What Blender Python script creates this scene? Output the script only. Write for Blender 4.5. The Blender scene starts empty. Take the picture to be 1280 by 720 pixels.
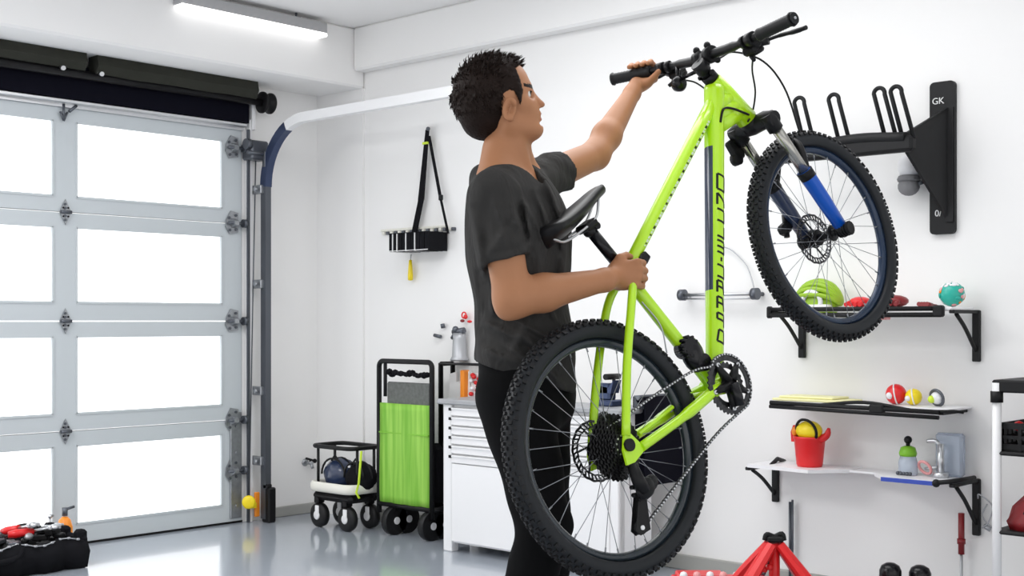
import bpy, math, random
import numpy as np
from mathutils import Vector, Matrix
random.seed(7)
PI = math.pi
SC = bpy.context.scene
COL = SC.collection
FPX = 1600.0
CAMH = 1.15
_n = math.hypot(.736, .677)
CT, ST = .736/_n, .677/_n
YAW = math.atan2(ST, CT)
RV = Vector((CT, ST, 0)); FV = Vector((-ST, CT, 0)); ZV = Vector((0, 0, 1))

# ------------------------------------------------------------------ materials
MATS = {}
def mat(name, col, rough=.5, metal=0, spec=.5, emit=None, estr=1, bump=None, var=None, alpha=None, coat=0, trans=0):
    m = bpy.data.materials.new(name); m.use_nodes = True
    nt = m.node_tree; b = nt.nodes['Principled BSDF']
    b.inputs['Base Color'].default_value = (*col, 1)
    b.inputs['Roughness'].default_value = rough
    b.inputs['Metallic'].default_value = metal
    b.inputs['Specular IOR Level'].default_value = spec
    b.inputs['Coat Weight'].default_value = coat
    b.inputs['Transmission Weight'].default_value = trans
    if emit:
        b.inputs['Emission Color'].default_value = (*emit, 1)
        b.inputs['Emission Strength'].default_value = estr
    tc = None
    if bump or var:
        tc = nt.nodes.new('ShaderNodeTexCoord')
    if var:                      # (scale, amount) gentle tint variation
        n = nt.nodes.new('ShaderNodeTexNoise'); n.inputs['Scale'].default_value = var[0]
        n.inputs['Detail'].default_value = 4
        r = nt.nodes.new('ShaderNodeMix'); r.data_type = 'RGBA'
        c2 = tuple(max(0, c*(1-var[1])) for c in col)
        r.inputs[6].default_value = (*col, 1); r.inputs[7].default_value = (*c2, 1)
        nt.links.new(tc.outputs['Object'], n.inputs['Vector'])
        nt.links.new(n.outputs['Fac'], r.inputs[0]); nt.links.new(r.outputs[2], b.inputs['Base Color'])
    if bump:                     # (scale, strength, distance)
        n = nt.nodes.new('ShaderNodeTexNoise'); n.inputs['Scale'].default_value = bump[0]
        n.inputs['Detail'].default_value = 5
        u = nt.nodes.new('ShaderNodeBump'); u.inputs['Strength'].default_value = bump[1]
        u.inputs['Distance'].default_value = bump[2]
        nt.links.new(tc.outputs['Object'], n.inputs['Vector'])
        nt.links.new(n.outputs['Fac'], u.inputs['Height']); nt.links.new(u.outputs['Normal'], b.inputs['Normal'])
    MATS[name] = m
    return m

M = MATS
mat('wall_paint', (.875, .868, .86), .7, bump=(60, .05, .002), var=(.7, .02))
mat('ceiling_paint', (.89, .882, .875), .8, bump=(50, .05, .002))
mat('floor_epoxy', (.43, .47, .53), .16, spec=.6, bump=(1.6, .06, .01), var=(1.1, .22), coat=.3)
mat('baseboard_paint', (.36, .36, .34), .6, bump=(40, .05, .002))
mat('door_paint', (.57, .61, .635), .45, bump=(80, .04, .001))
mat('frosted_pane', (.9, .9, .9), .35, emit=(1, 1, 1), estr=1.05)
mat('steel', (.62, .63, .65), .3, .9, bump=(90, .08, .001))
mat('zinc', (.50, .52, .55), .4, .8, var=(30, .5))
mat('dark_steel', (.12, .13, .15), .4, .7, bump=(90, .1, .001))
mat('navy_steel', (.05, .07, .14), .3, .6, bump=(60, .1, .001))
mat('white_metal', (.84, .84, .85), .35, bump=(60, .03, .001))
mat('worktop', (.42, .43, .45), .4, var=(25, .35), bump=(30, .1, .002))
mat('black_plastic', (.008, .008, .009), .42, spec=.22, bump=(120, .08, .001))
mat('black_gloss', (.006, .006, .008), .25, spec=.3, bump=(40, .03, .001))
mat('black_fabric', (.008, .008, .010), .9, spec=.12, bump=(150, .3, .002))
mat('shade_fabric', (.045, .046, .038), .85, spec=.1, bump=(30, .2, .003), var=(4, .3))
mat('black_sheet', (.003, .003, .008), .7, spec=.08, bump=(8, .2, .01))
mat('rubber', (.010, .010, .011), .5, spec=.3, bump=(90, .2, .001))
mat('sidewall', (.014, .016, .019), .5, spec=.25, bump=(120, .06, .001))
mat('lime_paint', (.50, .86, .008), .28, coat=.6, bump=(60, .01, .001))
mat('navy_paint', (.035, .05, .10), .3, coat=.4, bump=(60, .01, .001))
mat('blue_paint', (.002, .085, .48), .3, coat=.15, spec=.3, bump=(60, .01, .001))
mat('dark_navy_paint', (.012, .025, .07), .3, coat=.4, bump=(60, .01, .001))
mat('decal_black', (.008, .010, .008), .4, spec=.3, bump=(60, .01, .001))
mat('decal_pale', (.75, .85, .70), .4, bump=(60, .01, .001))
mat('rim_black', (.014, .022, .030), .25, coat=.15, bump=(60, .02, .001))
mat('rim_blue_reflection', (.02, .045, .10), .25, .2, var=(7, .8), bump=(60, .02, .001))  # dark front rim; its blue reflection is put into the colour
mat('spoke_steel', (.30, .31, .33), .35, .8, bump=(60, .02, .001))
mat('chain_steel', (.10, .10, .105), .3, .85, var=(140, .8))
mat('cassette_steel', (.022, .022, .024), .35, .7, var=(140, .6))
mat('stanchion', (.42, .41, .38), .25, .85, bump=(60, .03, .001))
mat('skin', (.44, .200, .098), .5, spec=.3, bump=(220, .10, .0006), var=(14, .10))
mat('lip', (.42, .15, .115), .45, bump=(220, .1, .0006))
mat('hair', (.016, .008, .0055), .6, spec=.15, bump=(240, .6, .002), var=(60, .5))
mat('nail', (.62, .36, .27), .3, bump=(220, .02, .0006))
mat('eye_white', (.75, .73, .70), .2, bump=(50, .01, .0006))
mat('iris', (.02, .012, .008), .15, bump=(50, .01, .0006))
mat('tee_grey', (.046, .0445, .043), .9, spec=.12, bump=(55, .25, .003), var=(6, .25))
mat('trouser_black', (.0045, .0045, .005), .9, spec=.1, bump=(45, .2, .003))
mat('shoe_grey', (.05, .05, .055), .7, bump=(90, .2, .001))
mat('rack_black', (.012, .012, .013), .55, spec=.25, bump=(200, .12, .0008))
mat('print_white', (.75, .75, .75), .6, bump=(60, .01, .001))
mat('white_plastic', (.82, .82, .84), .35, bump=(60, .03, .001))
mat('blue_edge', (.03, .07, .42), .35, bump=(60, .03, .001))
mat('grey_wool', (.22, .22, .23), .95, bump=(60, .8, .006))
mat('green_helmet', (.30, .50, .02), .35, bump=(40, .5, .004))
mat('red', (.70, .012, .015), .35, bump=(60, .05, .001))
mat('dark_red', (.22, .01, .014), .4, bump=(60, .05, .001))
mat('yellow', (.88, .68, .01), .35, bump=(60, .05, .001))
mat('pale_yellow', (.85, .82, .45), .5, bump=(60, .05, .001))
mat('teal', (.02, .42, .33), .35, bump=(60, .05, .001))
mat('orange', (.90, .28, .02), .4, bump=(60, .05, .001))
mat('pink', (.80, .35, .35), .4, bump=(60, .05, .001))
mat('green_cap', (.20, .50, .02), .4, bump=(60, .05, .001))
mat('clear_blue', (.72, .80, .92), .08, trans=.6, bump=(60, .02, .001))
mat('cream', (.78, .77, .70), .5, bump=(60, .05, .001))
mat('yellow_green', (.62, .80, .05), .5, bump=(60, .05, .001))
mat('mesh_fabric', (.18, .19, .18), .9, bump=(160, .8, .003), var=(50, .6))
mat('paper_white', (.80, .80, .80), .7, bump=(20, .4, .004))
mat('lamp_glow', (.9, .9, .9), .4, emit=(1, .99, .97), estr=1.15)
mat('lamp_body', (.42, .42, .43), .45, .2, bump=(60, .02, .001))
mat('wire_grey', (.42, .43, .45), .4, .6, bump=(60, .02, .001))
# green cart panel: printed lighter at the top, deeper green with streaks at the bottom
m = mat('green_panel', (.2, .5, .03), .6)
nt = m.node_tree; b = nt.nodes['Principled BSDF']
tc = nt.nodes.new('ShaderNodeTexCoord'); w = nt.nodes.new('ShaderNodeTexNoise'); mp = nt.nodes.new('ShaderNodeMapping')
mp.inputs['Scale'].default_value = (24, 24, 1.3); w.inputs['Scale'].default_value = 1.6
rp = nt.nodes.new('ShaderNodeValToRGB')
rp.color_ramp.elements[0].position = .35; rp.color_ramp.elements[0].color = (.17, .44, .03, 1)
rp.color_ramp.elements[1].position = .7; rp.color_ramp.elements[1].color = (.33, .62, .09, 1)
nt.links.new(tc.outputs['Object'], mp.inputs['Vector']); nt.links.new(mp.outputs[0], w.inputs['Vector'])
nt.links.new(w.outputs['Fac'], rp.inputs[0]); nt.links.new(rp.outputs[0], b.inputs['Base Color'])

# soft creases in the shirt cloth
_t = MATS['tee_grey'].node_tree; _b = _t.nodes['Principled BSDF']
_tc = _t.nodes.new('ShaderNodeTexCoord'); _mp = _t.nodes.new('ShaderNodeMapping'); _mp.inputs['Rotation'].default_value = (0, .55, 0); _mp.inputs['Scale'].default_value = (1.0, .6, .30)
_no = _t.nodes.new('ShaderNodeTexNoise'); _no.inputs['Scale'].default_value = 21; _no.inputs['Detail'].default_value = 2.5; _no.inputs['Distortion'].default_value = .9
_bu = _t.nodes.new('ShaderNodeBump'); _bu.inputs['Strength'].default_value = .75; _bu.inputs['Distance'].default_value = .022
_t.links.new(_tc.outputs['Object'], _mp.inputs['Vector']); _t.links.new(_mp.outputs[0], _no.inputs['Vector']); _t.links.new(_no.outputs['Fac'], _bu.inputs['Height'])
_old = _b.inputs['Normal'].links[0].from_node; _t.links.new(_bu.outputs['Normal'], _old.inputs['Normal'])

# ------------------------------------------------------------------ helpers
def tag(o, label=None, cat=None, group=None, kind=None):
    if label: o['label'] = label
    if cat: o['category'] = cat
    if group: o['group'] = group
    if kind: o['kind'] = kind
    return o

def thing(name, loc, label, cat, group=None, rz=0):
    o = bpy.data.objects.new(name, None); COL.objects.link(o)
    o.location = loc; o.rotation_euler = (0, 0, rz); o.empty_display_size = .1
    return tag(o, label, cat, group)

def frame_for(d):
    d = Vector(d).normalized()
    a = Vector((0, 0, 1)) if abs(d.z) < .9 else Vector((1, 0, 0))
    x = d.cross(a).normalized(); y = d.cross(x).normalized()
    return x, y, d

class MB:
    def __init__(s): s.v = []; s.f = []; s.m = []; s.sm = []
    def _add(s, vs, fs, mi, smooth):
        b = len(s.v); s.v += [tuple(v) for v in vs]
        for f in fs:
            s.f.append([b+i for i in f]); s.m.append(mi); s.sm.append(smooth)
        return s
    def box(s, c, size, rot=None, mi=0, bev=0):
        c = Vector(c); hx, hy, hz = [q/2 for q in size]
        R = rot if rot is not None else Matrix.Identity(3)
        if bev <= 0:
            vs = [c + R @ Vector((x*hx, y*hy, z*hz)) for x in (-1, 1) for y in (-1, 1) for z in (-1, 1)]
            fs = [(0, 1, 3, 2), (4, 6, 7, 5), (0, 4, 5, 1), (2, 3, 7, 6), (0, 2, 6, 4), (1, 5, 7, 3)]
            return s._add(vs, fs, mi, False)
        bev = min(bev, hx*.9, hy*.9, hz*.9)
        vs = []; idx = {}
        for x in (-1, 1):
            for y in (-1, 1):
                for z in (-1, 1):
                    for a in range(3):
                        q = [x*(hx-bev), y*(hy-bev), z*(hz-bev)]
                        q[a] = (x*hx, y*hy, z*hz)[a]
                        idx[(x, y, z, a)] = len(vs); vs.append(c + R @ Vector(q))
        fs = []
        for a in range(3):
            u, w = [(1, 2), (2, 0), (0, 1)][a]
            for sg in (-1, 1):
                ring = []
                for (p, q) in ((-1, -1), (1, -1), (1, 1), (-1, 1)):
                    k = [0, 0, 0]; k[a] = sg; k[u] = p; k[w] = q
                    ring.append(idx[(k[0], k[1], k[2], a)])
                fs.append(ring if sg > 0 else ring[::-1])
        for a in range(3):      # edges
            u, w = [(1, 2), (2, 0), (0, 1)][a]
            for p in (-1, 1):
                for q in (-1, 1):
                    k0 = [0, 0, 0]; k0[a] = -1; k0[u] = p; k0[w] = q
                    k1 = list(k0); k1[a] = 1
                    r = [idx[(*k0, u)], idx[(*k1, u)], idx[(*k1, w)], idx[(*k0, w)]]
                    fs.append(r if p*q < 0 else r[::-1])
        for x in (-1, 1):
            for y in (-1, 1):
                for z in (-1, 1):
                    r = [idx[(x, y, z, 0)], idx[(x, y, z, 1)], idx[(x, y, z, 2)]]
                    fs.append(r if x*y*z > 0 else r[::-1])
        return s._add(vs, fs, mi, False)
    def tube(s, pts, r, n=12, mi=0, caps=True, closed=False, sq=None, smooth=True):
        pts = [Vector(p) for p in pts]; N = len(pts)
        rs = r if isinstance(r, (list, tuple)) else [r]*N
        vs = []; ring = []
        pd = None; x = None
        for i, p in enumerate(pts):
            if closed: d = pts[(i+1) % N]-pts[i-1]
            else: d = pts[min(i+1, N-1)]-pts[max(i-1, 0)]
            d = d.normalized() if d.length > 1e-9 else Vector((0, 0, 1))
            if x is None: x, y, _ = frame_for(d)
            else:
                x = (x - d*x.dot(d)).normalized(); y = d.cross(x).normalized()
            if y.dot(d.cross(x)) < 0: y = -y
            for k in range(n):
                a = 2*PI*k/n
                ax, ay = (1, 1) if sq is None else sq
                vs.append(p + x*math.cos(a)*rs[i]*ax + d.cross(x)*math.sin(a)*rs[i]*ay)
        fs = []
        for i in range(N if closed else N-1):
            j = (i+1) % N
            for k in range(n):
                l = (k+1) % n
                fs.append((i*n+k, i*n+l, j*n+l, j*n+k))
        s._add(vs, fs, mi, smooth)
        if caps and not closed:
            b = len(s.v)-len(vs)
            s.f.append([b+k for k in range(n)][::-1]); s.m.append(mi); s.sm.append(False)
            s.f.append([b+(N-1)*n+k for k in range(n)]); s.m.append(mi); s.sm.append(False)
        return s
    def cyl(s, p0, p1, r0, r1=None, n=20, mi=0, smooth=True):
        return s.tube([p0, p1], [r0, r0 if r1 is None else r1], n, mi, smooth=smooth)
    def lathe(s, c, prof, n=24, axis=(0, 0, 1), mi=0, sx=None):
        c = Vector(c); x, y, d = frame_for(axis); vs = []; fs = []
        for (r, h) in prof:
            for k in range(n):
                a = 2*PI*k/n; vs.append(c + d*h + (x*math.cos(a) - y*math.sin(a))*max(r, 1e-5))
        for i in range(len(prof)-1):
            for k in range(n):
                l = (k+1) % n; fs.append((i*n+k, i*n+l, (i+1)*n+l, (i+1)*n+k)[::-1])
        fs.append(tuple(range(n))); fs.append(tuple((len(prof)-1)*n+k for k in range(n))[::-1])
        return s._add(vs, fs, mi, True)
    def ell(s, c, r, n=16, mi=0, rot=None):
        c = Vector(c); R = rot if rot is not None else Matrix.Identity(3); r = (r, r, r) if not isinstance(r, (tuple, list)) else r
        vs = [c + R @ Vector((0, 0, r[2]))]; fs = []; h = n//2
        for i in range(1, h):
            t = PI*i/h
            for k in range(n):
                a = 2*PI*k/n
                vs.append(c + R @ Vector((r[0]*math.sin(t)*math.cos(a), r[1]*math.sin(t)*math.sin(a), r[2]*math.cos(t))))
        vs.append(c - R @ Vector((0, 0, r[2]))); L = len(vs)-1
        for k in range(n): fs.append((0, 1+k, 1+(k+1) % n)); fs.append((L, 1+(h-2)*n+(k+1) % n, 1+(h-2)*n+k))
        for i in range(h-2):
            for k in range(n):
                l = (k+1) % n; fs.append((1+i*n+k, 1+(i+1)*n+k, 1+(i+1)*n+l, 1+i*n+l))
        return s._add(vs, fs, mi, True)
    def torus(s, c, R_, r, axis=(0, 0, 1), n=40, k=10, mi=0):
        x, y, d = frame_for(axis); c = Vector(c)
        return s.tube([c + (x*math.cos(2*PI*i/n)+y*math.sin(2*PI*i/n))*R_ for i in range(n)], r, k, mi, closed=True)
    def prism(s, poly, e, mi=0):
        """poly: list of 3D points in order; e: extrusion vector"""
        P = [Vector(p) for p in poly]; e = Vector(e); n = len(P)
        vs = P + [p+e for p in P]
        nrm = Vector((0, 0, 0))
        for i in range(n): nrm += P[i].cross(P[(i+1) % n])
        fl = nrm.dot(e) > 0
        fs = [tuple(range(n)), tuple(range(2*n-1, n-1, -1))]
        fs = [fs[0][::-1], fs[1][::-1]] if fl else fs
        for i in range(n):
            j = (i+1) % n; q = (i, j, n+j, n+i)
            fs.append(q if fl else q[::-1])
        return s._add(vs, fs, mi, False)
    def build(s, name, mats, parent=None, org=None, world=False):
        """coordinates are world unless the parent is rotated; the mesh is stored relative to its thing"""
        if isinstance(mats, str): mats = [mats]
        off = Vector((0, 0, 0))
        if org is not None: off = Vector(org)
        me = bpy.data.meshes.new(name)
        me.from_pydata([tuple(Vector(v)-off) for v in s.v], [], s.f)
        for k in mats: me.materials.append(M[k])
        me.polygons.foreach_set('material_index', s.m); me.polygons.foreach_set('use_smooth', s.sm)
        me.update()
        o = bpy.data.objects.new(name, me); COL.objects.link(o)
        if parent is not None: o.parent = parent
        else: o.location = off
        return o

def W(px, py, out=0.0):      # point at a height/place on the side wall (plane y = 4.9 - out)
    a = (px-640)/FPX; d = (4.9-out)/(ST*a+CT)
    return Vector((d*(CT*a-ST), 4.9-out, CAMH+(401-py)/FPX*d))
def D(px, py, out=0.0):      # point on the door wall (plane x = -6.09 + out)
    X = -6.09+out; a = (px-640)/FPX; d = X/(CT*a-ST)
    return Vector((X, d*(ST*a+CT), CAMH+(401-py)/FPX*d))
def at(px, py, d):
    return RV*((px-640)/FPX*d) + FV*d + ZV*(CAMH+(401-py)/FPX*d)
def rotz(a): return Matrix.Rotation(a, 3, 'Z')
def copy_tree(o, parent=None):
    c = o.copy(); COL.objects.link(c)
    if parent is not None: c.parent = parent
    for ch in list(o.children): copy_tree(ch, c)
    return c
def arc(c, r, a0, a1, n, ex, ez):
    return [Vector(c)+Vector(ex)*r*math.cos(a0+(a1-a0)*i/n)+Vector(ez)*r*math.sin(a0+(a1-a0)*i/n) for i in range(n+1)]
def spl(pts, n=8):           # Catmull-Rom through points
    P = [Vector(p) for p in pts]; P = [P[0]*2-P[1]]+P+[P[-1]*2-P[-2]]; out = []
    for i in range(1, len(P)-2):
        for k in range(n):
            t = k/n
            out.append(.5*((2*P[i])+(-P[i-1]+P[i+1])*t+(2*P[i-1]-5*P[i]+4*P[i+1]-P[i+2])*t*t+(-P[i-1]+3*P[i]-3*P[i+1]+P[i+2])*t**3))
    out.append(P[-2]); return out

# ------------------------------------------------------------------ room shell
def struct(o): o['kind'] = 'structure'; return o
XW, YW, CZ = -6.09, 4.9, 2.84
SOF = 2.50
struct(MB().box((-1.8, .95, -.05), (9.2, 8.5, .1)).build('floor', 'floor_epoxy'))
struct(MB().box((-1.8, .95, CZ+.05), (9.2, 8.5, .1)).build('ceiling', 'ceiling_paint'))
struct(MB().box((-1.745, YW+.06, CZ/2), (8.9, .12, CZ)).build('wall_back', 'wall_paint'))
DY1 = 4.34; DY0 = .27; DZT = 2.27
wl = MB()
wl.box((XW-.06, (DY1+YW)/2+.0, CZ/2), (.12, YW-DY1, CZ))
wl.box((XW-.06, (DY0-3.3)/2, CZ/2), (.12, DY0+3.3, CZ))
wl.box((XW-.06, (DY0+DY1)/2, (DZT+CZ)/2), (.12, DY1-DY0, CZ-DZT))
struct(wl.build('wall_left', 'wall_paint'))
# bulkhead over the garage door and along the side wall
struct(MB().box((XW+.21, .8, (SOF+CZ)/2), (.42, 8.2, CZ-SOF), bev=.012).build('trim_1', 'ceiling_paint'))
struct(MB().box(((XW+.42+2.7)/2, YW-.045, (2.59+CZ)/2), (2.7-XW-.42, .09, CZ-2.59), bev=.012).build('trim_2', 'wall_paint'))
struct(MB().box((-6.09+.21, YW-.008, 1.25), (.42, .016, 2.5)).build('trim_3', 'wall_paint'))
struct(MB().box((-1.5, YW-.009, .035), (8.3, .018, .07), bev=.004).build('baseboard_back', 'baseboard_paint'))
struct(MB().box((XW+.008, (4.5+YW)/2, .03), (.016, YW-4.5, .06), bev=.004).build('baseboard_left', 'baseboard_paint'))

# garage door: four sections, each with four panes
door = thing('door_1', (XW-.05, DY1, 0), None, None); struct(door)
dorg = door.location
seams = [0.0, .587, 1.148, 1.703, 2.265]
pz = [(.108, .511), (.674, 1.070), (1.243, 1.628), (1.782, 2.166)]
cols = []
y = 4.203
for i in range(4): cols.append((y-.885, y)); y -= 1.012
for i in range(4):
    z0, z1 = seams[i]+.003, seams[i+1]-.003
    s = MB(); a, b_ = pz[i]; X = XW-.02; T = .045
    s.box((X, (DY0+DY1)/2, (z0+a)/2), (T, DY1-DY0-.01, a-z0))
    s.box((X, (DY0+DY1)/2, (z1+b_)/2), (T, DY1-DY0-.01, z1-b_))
    ys = [DY0+.005]+[q for c in cols[::-1] for q in c]+[DY1-.005]
    for k in range(0, len(ys), 2):
        s.box((X, (ys[k]+ys[k+1])/2, (a+b_)/2), (T, ys[k+1]-ys[k], b_-a))
    for (c0, c1) in cols:       # thin raised stop around each pane
        for (yy, zz, sy, sz) in (((c0+c1)/2, a, c1-c0, .012), ((c0+c1)/2, b_, c1-c0, .012)):
            s.box((X+T/2, yy, zz), (.008, sy, sz))
        for yy in (c0, c1): s.box((X+T/2, yy, (a+b_)/2), (.008, .012, b_-a))
    if i == 0: s.box((X, (DY0+DY1)/2, .002), (.05, DY1-DY0, .02), mi=1)
    so = s.build('section', ['door_paint', 'black_plastic'], door, dorg)
    for (c0, c1) in cols:
        MB().box((X-.005, (c0+c1)/2, (a+b_)/2), (.012, c1-c0-.002, b_-a-.002)).build('pane', 'frosted_pane', so, dorg)
# hinges: pierced diamond plates on the stiles, roller hinges at the edge
def hinge(y, z, edge=False):
    h = MB(); x = XW+.008
    if not edge:
        pts = [(x, y, z+.065), (x, y+.032, z), (x, y, z-.065), (x, y-.032, z)]
        h.prism(pts, (.006, 0, 0), 0)
        h.cyl((x+.012, y-.028, z), (x+.012, y+.028, z), .009, n=10, mi=1)
        for dz in (-.04, -.02, .02, .04):
            h.cyl((x+.004, y-.004, z+dz), (x+.012, y-.004, z+dz), .007, n=8, mi=1)
        for dz in (-.022, .022):
            for dy in (-.013, .013):
                h.cyl((x+.004, y+dy, z+dz), (x+.010, y+dy, z+dz), .005, n=8, mi=2)
    else:
        h.prism([(x, y-.05, z+.02), (x, y-.02, z+.07), (x, y+.03, z+.06), (x, y+.03, z-.05), (x, y-.03, z-.06), (x, y-.055, z-.02)], (.008, 0, 0), 0)
        h.cyl((x+.03, y-.05, z), (x+.03, y+.085, z), .009, n=10, mi=1)
        h.prism([(x, y-.02, z-.03), (x+.045, y-.02, z-.012), (x+.045, y-.02, z+.012), (x, y-.02, z+.03)], (0, .03, 0), 0)
        h.cyl((x+.03, y+.045, z), (x+.03, y+.072, z), .024, n=14, mi=1)
        for dy, dz in ((-.035, .03), (-.03, -.04), (.01, .045), (.012, -.035)):
            h.cyl((x+.006, y+dy, z+dz), (x+.016, y+dy, z+dz), .008, n=8, mi=1)
    h.build('hinge', ['zinc', 'dark_steel', 'black_plastic'], door, dorg)
for z in (.587, 1.148, 1.703):
    for yy in (3.254, 2.242): hinge(yy, z)
    hinge(4.275, z, True)
hinge(4.275, 2.13, True)
hinge(4.275, .30, True)
# top strut on the door, its small bracket, lower steel edge strip
MB().box((XW+.028, (DY0+4.34)/2, 2.262), (.05, 4.34-DY0, .020), bev=.004).box((XW+.012, (DY0+4.34)/2, 2.244), (.015, 4.34-DY0, .018)).build('top_rail', 'steel', door, dorg)
tb = MB(); yy = 3.24
tb.cyl((XW+.02, yy, 2.25), (XW+.02, yy, 2.165), .007, n=8); tb.cyl((XW+.02, yy-.02, 2.21), (XW+.02, yy, 2.165), .006, n=8)
tb.cyl((XW+.02, yy+.02, 2.21), (XW+.02, yy, 2.165), .006, n=8); tb.cyl((XW+.02, yy+.07, 2.25), (XW+.02, yy+.03, 2.215), .008, n=8)
tb.build('latch', 'dark_steel', door, dorg)
es = MB().box((XW+.012, 4.29, .33), (.012, .075, .60), bev=.003)
for k in range(4): es.cyl((XW+.018, 4.29, .1+k*.15), (XW+.026, 4.29, .1+k*.15), .009, n=8)
es.build('edge_plate', 'zinc', door, dorg)

# vertical track (far jamb) and the curved overhead track
def ypoly(pts, r, name, mats, par, org, sq=None, n=10): return MB().tube(pts, r, n, sq=sq).build(name, mats, par, org)
tr = thing('door_track', (-5.985, 4.43, 0), 'steel garage door track rising beside the door and curving overhead to the ceiling', 'door track')
torg = tr.location
ty = 4.43; tx = -5.985; rr = .36; tz = 2.275
path = [(tx, ty, .02), (tx, ty, 1.0), (tx, ty, tz-rr)] + [tuple(p) for p in arc((tx+rr, ty, tz-rr), rr, PI, PI/2, 14, (1, 0, 0), (0, 0, 1))][1:] + [(-5.2, ty, tz), (-4.40, ty, tz)]
def channel(path, w, h, name, mats, mi=0):
    mb = MB(); P = [Vector(p) for p in path]; prof = [(-w, -h), (w, -h), (w, h), (w-.004, h), (w-.004, -h+.004), (-w+.004, -h+.004), (-w+.004, h), (-w, h)]
    N = len(P); k = len(prof); vs = []
    for i, p in enumerate(P):
        d = (P[min(i+1, N-1)]-P[max(0, i-1)]).normalized(); side = Vector((0, 1, 0)); nn = side.cross(d).normalized()
        for (a, b_) in prof: vs.append(p+nn*a+side*b_)
    fs = [(i*k+j, i*k+(j+1) % k, (i+1)*k+(j+1) % k, (i+1)*k+j) for i in range(N-1) for j in range(k)]
    mb._add(vs, fs, mi, False); return mb
vt = channel(path[:3], .022, .02, '', ''); vt.build('vertical_track', 'dark_steel', tr, torg)
channel(path[2:13], .026, .022, '', '').build('curved_track', 'navy_steel', tr, torg)
channel(path[12:], .026, .022, '', '').build('horizontal_track', 'white_metal', tr, torg)
jb = MB().box((XW+.02, 4.375, 1.15), (.04, .022, 2.3), bev=.003).box((XW+.045, 4.352, 1.12), (.012, .016, 2.24), mi=1)
jb.build('jamb_angle', ['white_metal', 'dark_steel'], tr, torg)
for z in (.35, .75, 1.36, 1.9):
    MB().box((-6.035, 4.405, z), (.11, .03, .05), bev=.004).cyl((-6.0, 4.38, z), (-6.0, 4.36, z), .012, n=8).build('bracket', 'zinc', tr, torg)
fl = MB().box((-6.03, 4.39, 2.12), (.10, .12, .11), bev=.01).cyl((-6.0, 4.33, 2.15), (-6.0, 4.30, 2.15), .03, n=12).cyl((-5.98, 4.30, 2.10), (-5.98, 4.46, 2.10), .012, n=8)
fl.box((-5.975, 4.43, 2.07), (.03, .05, .09), bev=.004)
fl.build('flag_bracket', 'dark_steel', tr, torg)
MB().tube([(-6.04, 4.40, 2.1), (-6.05, 4.385, 1.2), (-6.05, 4.36, .12)], .004, 6).build('lift_cable', 'dark_steel', tr, torg)
MB().tube([(-4.46, ty, tz), (-4.46, YW, tz)], .010, 6).box((-4.46, ty, tz+.0), (.05, .05, .04)).build('hanger', 'white_metal', tr, torg)

bb = thing('bottom_bracket', (-6.0, 4.43, 0), 'black box and yellow round roller at the foot of the door track', 'bracket')
MB().box((-5.97, 4.44, .10), (.07, .055, .20), bev=.008).box((-5.97, 4.43, .205), (.04, .04, .03), bev=.006).build('housing', 'black_plastic', bb, bb.location)
MB().lathe((-6.0, 4.325, .125), [(0, 0), (.03, 0), (.038, .006), (.038, .016), (.03, .022), (.012, .024), (0, .024)], axis=(.7, -.7, 0)).box((-6.02, 4.35, .10), (.03, .06, .03)).build('roller', 'yellow', bb, bb.location)
MB().box((-6.03, 4.40, .10), (.02, .03, .14), bev=.004).build('side_plate', 'orange', bb, bb.location)

# dark roller cover above the door: folded grey fabric over a black sheet, shaft with cable drum
hd = thing('door_header_curtain', (XW+.1, 4.36, 2.27), 'long dark curtain roll mounted over the garage door under the bulkhead', 'curtain')
ho = hd.location
def sheet(y0, y1, rows, name, mt, x0=.05):
    mb = MB(); n = 28; vs = []; fs = []
    for j in range(n+1):
        y = y0+(y1-y0)*j/n
        for (dx, z, am) in rows: vs.append((XW+x0+dx+am*math.sin(j*.9), y, z+am*.5*math.sin(j*.55+1)))
    k = len(rows)
    for j in range(n):
        for i in range(k): fs.append((j*k+i, j*k+(i+1) % k, (j+1)*k+(i+1) % k, (j+1)*k+i))
    fs.append(tuple(range(k))); fs.append(tuple(n*k+i for i in range(k))[::-1])
    mb._add(vs, fs, 0, False); return mb.build(name, mt, hd, ho)
sheet(3.36, 4.35, [(.09, 2.50, 0), (.10, 2.45, .002), (.075, 2.405, .004), (.0, 2.41, 0), (0, 2.50, 0)], 'fabric_fold', 'shade_fabric')
sheet(.3, 3.30, [(.09, 2.50, 0), (.10, 2.45, .002), (.075, 2.415, .004), (.0, 2.41, 0), (0, 2.50, 0)], 'fabric_fold', 'shade_fabric')
MB().box((XW+.03, 2.33, 2.36), (.05, 4.04, .17)).build('black_sheet', 'black_sheet', hd, ho)
MB().cyl((XW+.10, .3, 2.395), (XW+.10, 4.44, 2.395), .022).build('shaft', 'black_plastic', hd, ho)
MB().lathe((XW+.10, 4.40, 2.395), [(0, 0), (.055, 0), (.062, .004), (.062, .012), (.045, .02), (.045, .05), (.06, .058), (.06, .068), (.02, .07), (0, .07)], axis=(0, 1, 0)).build('cable_drum', 'black_plastic', hd, ho)
for i in range(6):
    a = i*PI/3
    pass
MB().torus((XW+.10, 4.47, 2.395), .04, .006, (0, 1, 0), 24, 6).cyl((XW+.10, 4.46, 2.395), (XW+.10, 4.485, 2.395), .012, n=10).build('drum_ring', 'steel', hd, ho)
for y in (3.17, 3.38): MB().cyl((XW+.13, y, 2.41), (XW+.15, y, 2.405), .012, n=10).build('bolt', 'steel', hd, ho)
MB().box((XW+.03, 4.385, 2.37), (.05, .022, .26), bev=.003).build('end_bracket', 'white_metal', hd, ho)

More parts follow.
